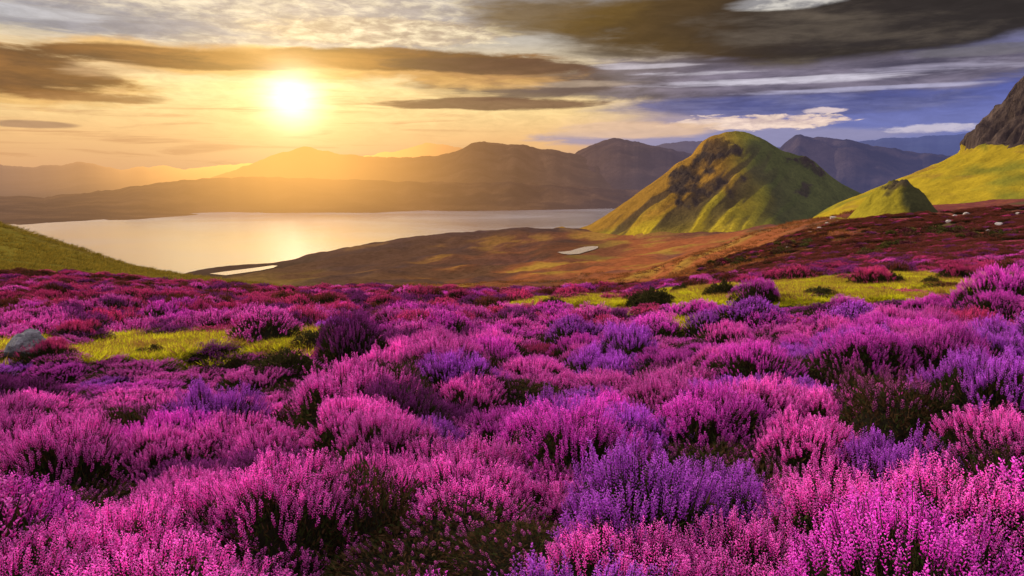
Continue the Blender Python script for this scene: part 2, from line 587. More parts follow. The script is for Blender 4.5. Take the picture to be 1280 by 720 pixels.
def _blur(a, n, ax):
    k = np.ones(n) / n
    pad = [(0, 0), (0, 0)]
    pad[ax] = (n // 2, n // 2)
    return np.apply_along_axis(lambda v: np.convolve(v, k, 'valid'), ax, np.pad(a, pad, mode='edge'))


for _ in range(2):
    TAB = _blur(_blur(TAB, 9, 0), 11, 1)


# grass clearings among the heather (world ellipses)
def grass_mask(X, Y):
    X, Y = np.asarray(X, float), np.asarray(Y, float)
    n = fbm(X * 0.5, Y * 0.4, 2.0, 4, 0.65) * 0.85
    a = 1 - ((X + 7.0) / 3.9) ** 2 - ((Y - 13.6 - (X + 7.0) * 0.25) / 2.3) ** 2
    b = 1 - ((X - 12.0) / 9.6) ** 2 - ((Y - 23.8 + (X - 11) * 0.08) / 5.6) ** 2
    c = 1 - ((X - 3.9) / 1.1) ** 2 - ((Y - 15.5) / 1.0) ** 2
    d = 1 - ((X - 2.2) / 2.0) ** 2 - ((Y - 27) / 2.5) ** 2
    return sstep(-0.15, 0.45, np.maximum(np.maximum(a, b), np.maximum(c, d)) + n)


BASINS = []


def ground(X, Y, detail=True):
    X = np.asarray(X, float)
    Y = np.asarray(Y, float)
    Yc = np.maximum(Y, 0.5)
    li = np.clip((np.log(Yc) - LG[0]) / (LG[1] - LG[0]), 0, NL - 1.001)
    si = np.clip((X / np.maximum(Y, 3.0) - SG[0]) / (SG[1] - SG[0]), 0, NS - 1.001)
    a, b = li.astype(int), si.astype(int)
    fa, fb = li - a, si - b
    t = (TAB[a, b] * (1 - fa) * (1 - fb) + TAB[a + 1, b] * fa * (1 - fb) + TAB[a, b + 1] * (1 - fa) * fb + TAB[a + 1, b + 1] * fa * fb)
    z = EYE - np.exp(t)
    z = z - 0.42 * sstep(140, 40, Y)            # soil lies under the heather tops
    for x0, y0, z0, rx, ry in BASINS:
        q = np.hypot((X - x0) / rx, (Y - y0) / ry)
        w = sstep(2.2, 1.15, q)
        z = z * (1 - w) + (z0 - 0.7) * w
    if detail:
        z = z + 0.34 * fbm(X * 0.58, Y * 0.66, 1.0, 3) * sstep(60, 20, Y) * (1 - 0.8 * grass_mask(X, Y))
        z = z + 0.30 * grass_mask(X, Y) * sstep(60, 40, Y)
        z = z + 0.35 * fbm(X * 0.11, Y * 0.11, 5.0, 4) * sstep(12, 50, Y) * sstep(400, 120, Y)
        rel = sstep(150, 500, Y)
        for x0, y0, z0, rx, ry in BASINS: rel = rel * sstep(1.1, 2.6, np.hypot((X - x0) / rx, (Y - y0) / ry))
        z = z + 5.5 * fbm(X * 0.009, Y * 0.009, 8.0, 6) * rel + 2.2 * fbm(X * 0.03, Y * 0.022, 18.0, 4) * rel
    return z


def cast(px, py, lift=0.0, y0=1.0, y1=3000):
    """first point of the ground on a direction"""
    Y = np.exp(np.linspace(math.log(y0), math.log(y1), 3000))
    u, dy, dz = view_dir(px, py)
    X = u * Y / dy
    Z = EYE + dz * Y / dy
    G = ground(X, Y) + lift
    h = np.nonzero(Z <= G)[0]
    i = h[0] if len(h) else -1
    return X[i], Y[i], G[i] - lift


def basin(px, py, wx, wy):
    x, y, z = cast(px, py, 0, 200)
    BASINS.append((x, y, z, wx / F * y, wy * y * y / F / (EYE - z)))
    return z


POND_Z = basin(723, 313, 30, 7)
STREAM_Z = basin(304, 338, 50, 8)


def ground_colour(X, Y):
    s = np.clip(X / np.maximum(Y, 3.0) * F + 640, -500, 1800)
    n = fbm(X * 0.02, Y * 0.02, 3.0, 4)
    nl = fbm(X * 0.004, Y * 0.004, 6.0, 4)
    nn = fbm(X * 0.15, Y * 0.15, 6.0, 4)
    sl = fbm(X * 0.010 + Y * 0.004, Y * 0.0025, 11.0, 4)
    C = np.zeros(X.shape + (3,))
    def put(c, w):
        C[:] = C * (1 - w[..., None]) + np.array(c) * w[..., None]
    put((.022, .014, .010), np.ones_like(X))
    put((.12, .022, .050), sstep(22, 60, Y))
    # the moor in the middle
    put((.070, .036, .018), sstep(75, 130, Y))
    put((.055, .030, .020), sstep(560, 820, Y + nl * 200))
    put((.052, .030, .026), sstep(850, 1050, Y + nl * 160))
    put((.12, .066, .026), sstep(0.25, 0.65, sl) * sstep(300, 600, Y) * 0.7)
    put((.045, .027, .022), sstep(-0.02, 0.28, fbm(X * 0.010, Y * 0.007, 21.0, 5)) * sstep(200, 400, Y) * 0.85)
    # rust slope to the right
    r = sstep(520, 760, s + n * 160) * sstep(60, 110, Y) * sstep(900, 640, Y + nl * 200)
    put((.20, .064, .020), r)
    put((.085, .040, .030), sstep(0.12, 0.5, nl + 0.5 * sl) * r * 0.9)
    put((.22, .15, .02), sstep(0.2, 0.6, n - nl * 0.6) * r * 0.7)
    cr = sstep(900, 1080, s + n * 120 + nn * 40) * sstep(30, 70, Y)
    put((.120, .034, .026), cr)
    put((.16, .055, .022), cr * sstep(0.05, 0.4, nn) * 0.7)
    put((.055, .050, .016), cr * sstep(0.22, 0.5, n) * 0.85)
    # green hill on the left
    lf = sstep(420, 250, s + n * 60) * sstep(68, 84, Y + nn * 8) * sstep(900, 450, Y)
    put((.13, .105, .014), lf)
    put((.050, .060, .012), lf * sstep(130, 85, Y + n * 30) * 0.85)
    put((.13, .070, .020), lf * sstep(160, 205, Y + n * 40) * 0.75)
    put((.12, .075, .020), lf * sstep(160, 330, s) * 0.8)
    # peat round the pools
    for x0, y0, z0, rx, ry in BASINS:
        put((.026, .020, .014), sstep(2.3, 1.4, np.hypot((X - x0) / rx, (Y - y0) / ry) + 0.9 * nl + 0.5 * n) * 0.5)
    # shore
    put((.30, .24, .17), sstep(-194.5, -199.0, ground(X, Y)) * sstep(900, 1100, Y) * 0.8)
    g = grass_mask(X, Y)
    put((.33, .31, .014), g * sstep(50, 40, Y))
    return C


def build_ground():
    ny, nx = 560, 460
    Y = np.concatenate([np.linspace(-5, 0.4, 14), np.exp(np.linspace(math.log(0.55), math.log(3800), ny - 16)), [12000, 60000]])
    ss = np.linspace(-1, 1, nx)
    ss = np.sign(ss) * np.abs(ss) ** 1.25 * 1.45
    YY = Y[:, None] + 0 * ss[None, :]
    XX = ss[None, :] * (np.maximum(Y, 0)[:, None] + 7)
    ZZ = ground(XX, YY)
    V = np.stack([XX, YY, ZZ], -1).reshape(-1, 3)
    me = mesh_np('ground', V, grid_faces(len(Y), nx), ground_colour(XX, YY).reshape(-1, 3), [M_GROUND], smooth_=True)
    link('ground', me, kind='structure', label='moorland falling from the heather bank to the loch, brown, rust and green')


build_ground()

# ------------------------------------------------------------------ water
WZ = EYE - 200


def build_water():
    n = 96
    a = np.linspace(0, 2 * PI, n, endpoint=False)
    V = [[0, 4000, WZ]]
    T = []
    rads = [600, 2000, 3000, 9000, 60000]
    for r in rads:
        V += [[r * math.sin(t), 4000 + r * math.cos(t), WZ] for t in a]
    for i in range(n): T.append([0, 1 + (i + 1) % n, 1 + i])
    for k in range(len(rads) - 1):
        b, c = 1 + k * n, 1 + (k + 1) * n
        for i in range(n):
            j = (i + 1) % n
            T += [[b + i, b + j, c + j], [b + i, c + j, c + i]]
    me = mesh_np('water', V, T, None, [M_WATER], smooth_=True)
    link('water', me, kind='structure', label='pale still loch mirroring the sunset sky')
    # two small waters lying level on the moor
    for nm, pts, z, lb in (('pond', [(697, 315), (706, 314.2), (714, 313.2), (722, 310.6), (731, 308.4), (740, 307.6), (748, 308), (747, 310), (741, 312.3), (733, 314.4), (724, 317.2), (712, 318), (702, 317)], POND_Z, 'small bright pond in the brown moor below the green hill'),
                           ('stream', [(262, 342), (280, 339.5), (300, 337), (320, 334.5), (340, 331.8), (347, 332), (342, 334.5), (326, 337.8), (304, 341), (282, 344)], STREAM_Z, 'pale stream mouth at the near corner of the loch')):
        V = []
        for px, py in pts:
            u, dy, dz = view_dir(px, py)
            t = (z - EYE) / dz
            V.append((u * t, dy * t, z))
        V = [tuple(np.mean(np.array(V), 0))] + V
        T = [[0, (i + 1) % len(pts) + 1, i + 1] for i in range(len(pts))]
        link(nm, mesh_np(nm, V, T, None, [M_WATER]), kind='structure', label=lb)


build_water()


# ------------------------------------------------------------------ far hills
def ridge(name, label, pts, depth, foot, rough=0.10, col=(.055, .045, .03), col2=(.09, .06, .035), seed=0, nx=340, ny=60, back=1.6, mesa=0.0):
    pts = np.array(pts, float)
    px = np.linspace(pts[0, 0], pts[-1, 0], nx)
    # rounded interpolation of the skyline, with small natural breaks
    py = np.interp(px, pts[:, 0], pts[:, 1])
    k = np.array([0, 1, 2, 1, 0.]) / 4
    py = np.convolve(np.pad(py, 2, mode='edge'), k, 'valid')
    py = py + fbm(px * 0.045 + seed, seed * 3.1, 0, 6, 0.6) * 1.9
    fd = np.interp(px, [f[0] for f in foot], [f[1] for f in foot])
    t = np.concatenate([np.linspace(0, 1, ny), np.linspace(1, back, 14)[1:]])
    PX, TT = np.meshgrid(px, t)
    U = (PX - 640) / F
    D = fd[None, :] + (depth - fd[None, :]) * TT + fbm(PX * 0.02, seed, 0, 3) * 0.04 * depth * TT
    zr = np.array([at(a, b, depth)[2] for a, b in zip(px, py)])[None, :]
    base = WZ - 6
    prof = np.where(TT <= 1, 0.42 * TT + 0.58 * sstep(0.15, 1.0, TT) ** (1.2 + mesa), 1 - 0.75 * ((TT - 1) / (back - 1)) ** 1.3)
    zz = base + np.maximum(zr - base, 8) * prof
    X = U * D
    inner = np.sin(np.clip(TT, 0, 1) * PI) ** 0.7
    h = np.maximum(zr - base, 8)
    spur = fbm(X / depth * 9 + TT * 1.3, TT * 1.2 + seed, seed, 5)
    zz = zz + spur * h * rough * 2.2 * inner
    zz = np.where(TT < 0.02, base, zz)
    n = fbm(X / depth * 14, D / depth * 30, seed + 2, 5)
    w = sstep(-0.3, 0.5, n)[..., None]
    C = np.array(col) * (1 - w) + np.array(col2) * w
    V = np.stack([X, D, zz], -1).reshape(-1, 3)
    link(name, mesh_np(name, V, grid_faces(len(t), nx), C.reshape(-1, 3), [M_FAR], smooth_=True), kind='structure', label=label)


ridge('hill', 'low brown headland along the far shore of the loch',
      [(-420, 252), (-200, 248), (0, 245), (65, 246), (110, 241), (150, 236), (205, 228), (280, 222), (330, 221), (400, 223), (480, 226), (560, 228), (640, 228), (760, 236), (850, 240), (960, 246), (1100, 250)],
      5600, [(-420, 2500), (0, 3050), (45, 3150), (110, 3420), (180, 3650), (250, 4150), (330, 4330), (400, 4520), (470, 4500), (490, 4650), (640, 4800), (760, 5150), (1100, 5300)], seed=1, col=(.04, .026, .022), col2=(.085, .05, .03))
ridge('hill', 'broad brown mountain mass below the sun across the loch',
      [(180, 250), (240, 232), (300, 212), (340, 197), (365, 188), (385, 183), (405, 188), (430, 192), (470, 196), (520, 197), (560, 193), (580, 186), (590, 179), (600, 177), (630, 180), (660, 183), (700, 188), (740, 198), (800, 215), (900, 240)],
      8200, [(180, 5200), (640, 5200), (900, 5600)], seed=2, col=(.035, .025, .02), col2=(.07, .045, .03))
ridge('hill', 'purple-brown mountain behind the left shoulder of the green hill',
      [(600, 240), (660, 216), (700, 203), (722, 190), (735, 183), (750, 176), (765, 174), (785, 178), (820, 183), (850, 190), (900, 200), (960, 215), (1040, 240)],
      8800, [(600, 5200), (1040, 5600)], seed=3, col=(.03, .022, .025), col2=(.06, .04, .035))
ridge('hill', 'flat-topped purple mountain between the green hill and the cliff',
      [(900, 232), (940, 212), (962, 192), (975, 179), (986, 171), (1000, 170), (1020, 171), (1050, 175), (1100, 185), (1150, 192), (1200, 197), (1280, 210), (1500, 236)],
      7200, [(900, 4800), (1500, 4800)], seed=4, col=(.03, .025, .03), col2=(.06, .045, .045), mesa=0.6)
ridge('hill', 'pale jagged mountains at the far left horizon',
      [(-420, 215), (-250, 205), (-120, 210), (-20, 204), (0, 203), (20, 208), (45, 209), (72, 205), (86, 207), (105, 201), (122, 204), (160, 212), (185, 210), (205, 206), (235, 211), (265, 209), (300, 206), (340, 202), (420, 206), (520, 225)],
      17000, [(-420, 6400), (100, 6600), (520, 9000)], seed=5, rough=0.05, col=(.05, .045, .045), col2=(.06, .05, .05))
ridge('hill', 'faint pale peak on the horizon right of the sun',
      [(400, 205), (450, 196), (500, 188), (535, 177), (560, 182), (580, 186), (620, 194), (700, 210)],
      20000, [(400, 14000), (700, 14000)], seed=6, rough=0.05, col=(.05, .045, .045), col2=(.06, .05, .05))
ridge('hill', 'blue mountain line just left of the green hill',
      [(760, 200), (800, 184), (830, 178), (850, 176), (880, 177), (930, 180), (1000, 190), (1060, 205)],
      15000, [(760, 10000), (1060, 10000)], seed=7, rough=0.05, col=(.03, .03, .04), col2=(.04, .04, .05))
ridge('hill', 'deep blue mountain on the horizon beside the cliff',
      [(980, 192), (1030, 181), (1080, 176), (1110, 173), (1150, 170), (1195, 167), (1230, 169), (1300, 170), (1420, 176), (1600, 190)],
      16000, [(980, 10000), (1600, 10000)], seed=8, rough=0.05, col=(.02, .03, .06), col2=(.03, .04, .07))


# ------------------------------------------------------------------ the green hill with crags
def build_green_hill():
    sk = np.array([(690, 306), (720, 296), (745, 283), (765, 268), (800, 241), (825, 222), (838, 212), (846, 203), (856, 198), (868, 190), (874, 182), (878, 174), (888, 168), (900, 165),
                   (915, 164), (930, 166), (945, 172), (958, 180), (972, 188), (986, 192), (1002, 195), (1014, 202), (1026, 214), (1040, 225), (1060, 236), (1085, 246), (1120, 258), (1150, 268)], float)
    nx, ny = 420, 320
    px = np.linspace(sk[0, 0], sk[-1, 0], nx)
    py = np.interp(px, sk[:, 0], sk[:, 1])
    k = np.ones(5) / 5
    py = np.convolve(np.pad(py, 2, mode='edge'), k, 'valid') + fbm(px * 0.09, 2.2, 0, 4) * 0.7
    Yr = 960.0
    zr = np.array([at(a, b, Yr)[2] for a, b in zip(px, py)])
    xr = (px - 640) / F * Yr
    Y = np.linspace(690, 1250, ny)
    XX, YY = np.meshgrid(xr, Y)
    # depth of the front foot: a rounded plan
    rel = np.clip((px - 905) / 215, -1, 1)
    front = 205 * np.sqrt(1 - rel ** 2) + 8
    t = (Yr - YY) / front[None, :]
    zb = -74.0
    hh = np.maximum(zr - zb, 1)[None, :]
    # sharper left spur: the crest leans towards the left of the mass
    prof = np.where(t >= 0, np.clip(1 - np.clip(t, 0, 1.6), -0.4, 1), 1 - (t / -1.3) ** 2 * 0.8)
    dome = np.where(t >= 0, 0.52 * (1 - np.clip(t, 0, 1)) ** 1.75 + 0.48 * np.cos(np.clip(t, 0, 1) * PI / 2) ** 2.0, prof)
    z = zb + hh * dome - np.where(t > 1, (t - 1) * 40, 0)
    # gullies and ribs running down to the lower left
    rx, ry_ = XX * 0.86 + z * 0.62, YY
    lw = sstep(1000, 880, px)[None, :] * sstep(0.02, 0.2, t) * sstep(1.05, 0.6, t)
    q = XX * 0.62 - (z) * 0.78
    rib = np.abs(fbm(q * 0.035, YY * 0.006, 4.0, 4)) - 0.25
    z = z - rib * 7 * lw
    z = z + fbm(XX * 0.02, YY * 0.02, z * 0.012, 5) * 4.5 * sstep(-0.2, 0.25, t) * sstep(1.2, 0.7, t)
    # crag steps near the crest, left of the top, and the notch on the right shoulder
    pxx = np.broadcast_to(px[None, :], XX.shape)
    cragn = fbm(XX * 0.05, YY * 0.03, z * 0.05, 4)
    crag = (np.exp(-((pxx - 885) / 24) ** 2 - ((t - 0.10) / 0.10) ** 2) * 1.2 + np.exp(-((pxx - 845) / 20) ** 2 - ((t - 0.15) / 0.14) ** 2)
            + np.exp(-((pxx - 905) / 40) ** 2 - ((t - 0.20) / 0.05) ** 2) * 0.5 + np.exp(-((pxx - 1003) / 22) ** 2 - ((t - 0.12) / 0.12) ** 2)
            + np.exp(-((pxx - 985) / 12) ** 2 - ((t - 0.36) / 0.06) ** 2) * 0.9 + np.exp(-((pxx - 855) / 26) ** 2 - ((t - 0.38) / 0.13) ** 2) * 0.6 + np.exp(-((pxx - 897) / 22) ** 2 - ((t - 0.42) / 0.12) ** 2) * 0.55)
    crag = sstep(0.42, 0.70, crag * 0.95 + cragn * 0.5)
    z = z + crag * (np.abs(fbm(XX * 0.07, YY * 0.05, z * 0.07, 5)) * 7 - 1.5)
    # colours, with sunlit left flank, shaded right side and dark gullies painted in
    n1 = fbm(XX * 0.012, YY * 0.012, z * 0.012, 4)
    C = np.zeros(XX.shape + (3,))
    def put(c, w):
        w = np.broadcast_to(w, XX.shape)
        C[:] = C * (1 - w[..., None]) + np.array(c) * w[..., None]
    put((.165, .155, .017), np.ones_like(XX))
    put((.060, .068, .018), sstep(895, 950, pxx + n1 * 40))  # right side darkened, its shade put into the colour
    put((.33, .245, .012), sstep(920, 840, pxx + n1 * 40) * sstep(0.15, 0.6, t))  # sunlight on the left flank painted as brighter yellow
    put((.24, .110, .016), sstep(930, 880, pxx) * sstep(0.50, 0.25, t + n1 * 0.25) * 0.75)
    put((.042, .030, .018), sstep(-0.06, 0.10, rib + 0.1 * n1) * lw * sstep(0.85, 0.5, t) * 0.85)  # shade painted into the gullies between the lit ribs
    put((.07, .045, .03), sstep(0.93, 1.05, t + n1 * 0.1) * 0.8)
    put((.038, .028, .020), crag * (0.75 + 0.25 * np.clip(cragn * 2, -1, 1)))
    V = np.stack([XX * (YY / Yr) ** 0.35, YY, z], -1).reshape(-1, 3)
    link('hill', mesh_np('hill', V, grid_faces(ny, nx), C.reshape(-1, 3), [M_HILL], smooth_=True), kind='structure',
         label='steep rounded green hill with dark crags beyond the rusty moor')


build_green_hill()


# ------------------------------------------------------------------ mountain and cliff at the right
def build_mountain():
    xc, yc = 349.0, 420.0
    prof = np.array([(0, 78), (18, 78), (34, 75), (45, 69), (53, 60), (58, 51), (63, 43), (70, 34), (77, 24), (83, 17.5), (90, 13), (100, 8.6), (115, 1.8), (130, -5), (148, -13.5), (160, -22), (178, -42), (200, -75)], float)
    nth, nt_ = 620, 240
    cl = np.concatenate([[0], np.cumsum(np.hypot(np.diff(prof[:, 0]), np.diff(prof[:, 1])))])
    tl = np.linspace(0, cl[-1], nt_)
    R0, Z0 = np.interp(tl, cl, prof[:, 0]), np.interp(tl, cl, prof[:, 1])
    th = np.linspace(0, 2 * PI, nth, endpoint=False)
    TH, RR = np.meshgrid(th, R0)
    ZZ = np.repeat(Z0[:, None], nth, 1)
    rock = sstep(16, 24, ZZ) * sstep(82, 74, ZZ)
    cx, cy = np.cos(TH), np.sin(TH)
    fl = fbm(cx * 9, cy * 9, ZZ * 0.015, 5)
    fl2 = fbm(cx * 3, cy * 3, ZZ * 0.05, 4)
    RR = RR * (1 + 0.05 * fbm(cx * 1.3, cy * 1.3, 1.0, 3)) + rock * (fl * 8 + fl2 * 5) + sstep(20, 0, ZZ) * fbm(cx * 5, cy * 5, ZZ * 0.03, 4) * 3
    ZZ = ZZ + rock * fbm(cx * 6, cy * 6, ZZ * 0.1, 4) * 4 + fbm(cx * 2.5, cy * 2.5, 4.0, 3) * 2 * sstep(60, 78, ZZ)
    ZZ = ZZ + fbm(cx * 7, cy * 7, RR * 0.03, 4) * 1.6 * (1 - rock) * sstep(60, 95, RR)
    X, Y = xc + RR * cx, yc + RR * cy
    n = fbm(X * 0.03, Y * 0.03, ZZ * 0.05, 4)
    st = fbm(X * 0.02 + ZZ * 0.05, Y * 0.02, ZZ * 0.12, 4)
    C = np.zeros(X.shape + (3,))
    C[:] = (.25, .185, .010)
    w = sstep(0.0, 0.6, n)[..., None]
    C = C * (1 - w) + np.array((.14, .130, .012)) * w
    w = (sstep(0.1, 0.6, st) * 0.7)[..., None]
    C = C * (1 - w) + np.array((.17, .10, .018)) * w
    # the cut between rock and grass wanders along the foot of the cliff
    split = int(np.argmin(np.abs(Z0 - 17)))
    V = np.stack([X, Y, ZZ], -1)
    b = V[split - 6:].reshape(-1, 3)
    low = link('hill', mesh_np('hill', b, grid_faces(nt_ - split + 6, nth, True), C[split - 6:].reshape(-1, 3), [M_SLOPE], smooth_=True), kind='structure',
               label='sunlit yellow-green grass slope under the cliff at the right edge')
    a = V[:split + 5].copy()
    push = np.zeros(split + 5)
    push[-12:] = np.linspace(0.3, -1.6, 12)
    jag = fbm(np.cos(th) * 14, np.sin(th) * 14, 2.0, 4)
    for i in range(split + 5):
        if push[i]:
            a[i, :, 0] += np.cos(th) * (push[i] + 0.8 * jag)
            a[i, :, 1] += np.sin(th) * (push[i] + 0.8 * jag)
    link('cliff', mesh_np('cliff', a.reshape(-1, 3), grid_faces(split + 5, nth, True), None, [M_CLIFF], smooth_=True), parent=low)
    # small knoll beside it
    kx, ky = at(1122, 226, 290)[:2]
    g = np.linspace(-1.25, 1.25, 110)
    A, B = np.meshgrid(g, g)
    r = np.hypot(A, B)
    hx, hy = 13.0, 17.0
    X, Y = kx + A * hx, ky + B * hy
    peak = at(1122, 227, 290)[2]
    base = -14.0
    prof = np.where(r < 1.25, np.cos(np.clip(r / 1.25, 0, 1) * PI / 2) ** 1.05, 0)
    Z = base + (peak - base) * prof * (1 + 0.14 * fbm(A * 1.7, B * 1.7, 8.0, 4)) + fbm(X * 0.16, Y * 0.16, 3.0, 5) * 1.9 * prof
    top = sstep(0.55, 0.2, r)
    Z = Z + top * np.abs(fbm(X * 0.3, Y * 0.3, 5.0, 4)) * 1.1 - 0.5 * top
    n = fbm(X * 0.09, Y * 0.09, 1.0, 4)
    C = np.zeros(X.shape + (3,))
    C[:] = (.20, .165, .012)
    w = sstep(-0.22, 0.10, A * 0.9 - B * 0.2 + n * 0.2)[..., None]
    C = C * (1 - w) + np.array((.036, .036, .011)) * w  # right half darkened, shade painted into the grass colour
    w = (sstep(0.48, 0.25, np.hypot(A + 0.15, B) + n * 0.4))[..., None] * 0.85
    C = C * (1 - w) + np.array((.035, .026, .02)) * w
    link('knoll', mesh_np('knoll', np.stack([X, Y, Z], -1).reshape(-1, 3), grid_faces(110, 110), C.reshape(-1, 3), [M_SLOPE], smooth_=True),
         kind='structure', label='small grassy knoll with a rocky top at the foot of the right slope')


build_mountain()

# ------------------------------------------------------------------ plants: building blocks
OCT_V = np.array([(0, 0, -.5), (.5, 0, 0), (0, .5, 0), (-.5, 0, 0), (0, -.5, 0), (0, 0, .5)])
OCT_T = np.array([(0, 2, 1), (0, 3, 2), (0, 4, 3), (0, 1, 4), (5, 1, 2), (5, 2, 3), (5, 3, 4), (5, 4, 1)])
TET_V = np.array([(0, 0, -.5), (.5, 0, -.05), (-.25, .43, -.05), (-.25, -.43, -.05), (0, 0, .5)])
TET_T = np.array([(0, 2, 1), (0, 3, 2), (0, 1, 3), (4, 1, 2), (4, 2, 3), (4, 3, 1)])


def frames(D):
    """orthonormal frames with z along D"""
    D = D / np.linalg.norm(D, axis=-1, keepdims=True)
    ref = np.where(np.abs(D[..., 2:3]) > 0.9, np.array([1., 0, 0]), np.array([0, 0, 1.]))
    A = np.cross(ref, D)
    A /= np.linalg.norm(A, axis=-1, keepdims=True)
    B = np.cross(D, A)
    return A, B, D


def stamp(V0, T0, P, D, w, l, spin=None):
    """copies of a small solid at points P along D, width w, length l"""
    n = len(P)
    A, B, Z = frames(D)
    if spin is not None:
        c, s = np.cos(spin)[:, None], np.sin(spin)[:, None]
        A, B = A * c + B * s, B * c - A * s
    w = np.broadcast_to(w, (n,))[:, None, None]
    l = np.broadcast_to(l, (n,))[:, None, None]
    V = P[:, None, :] + A[:, None, :] * (V0[None, :, 0:1] * w) + B[:, None, :] * (V0[None, :, 1:2] * w) + Z[:, None, :] * (V0[None, :, 2:3] * l)
    T = T0[None] + (np.arange(n) * len(V0))[:, None, None]
    return V.reshape(-1, 3), T.reshape(-1, 3)


LEAF_V = np.array([(-.5, 0, -.3), (.5, 0, -.3), (0, .08, .7), (0, -.05, -.5)])
LEAF_T = np.array([(0, 1, 2), (0, 3, 1)])
STEM_V = np.array([(-.5, -.3, 0), (.5, -.3, 0), (0, .55, 0), (-.3, -.2, 1), (.3, -.2, 1), (0, .35, 1)])
STEM_T = np.array([(0, 1, 4), (0, 4, 3), (1, 2, 5), (1, 5, 4), (2, 0, 3), (2, 3, 5)])

PALS = {   # tip colour, low colour
    'pink': ((.97, .23, .74), (.86, .045, .49)),
    'magenta': ((.94, .16, .78), (.74, .028, .54)),
    'violet': ((.74, .18, .84), (.48, .045, .58)),  # blossom tint, in part the bluish shade put into the colour
    'dusky': ((.42, .06, .34), (.17, .022, .13)),
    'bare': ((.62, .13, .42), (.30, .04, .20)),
    'russet': ((.27, .070, .038), (.16, .040, .018)),
    'rose': ((.82, .10, .32), (.54, .03, .16)),
}


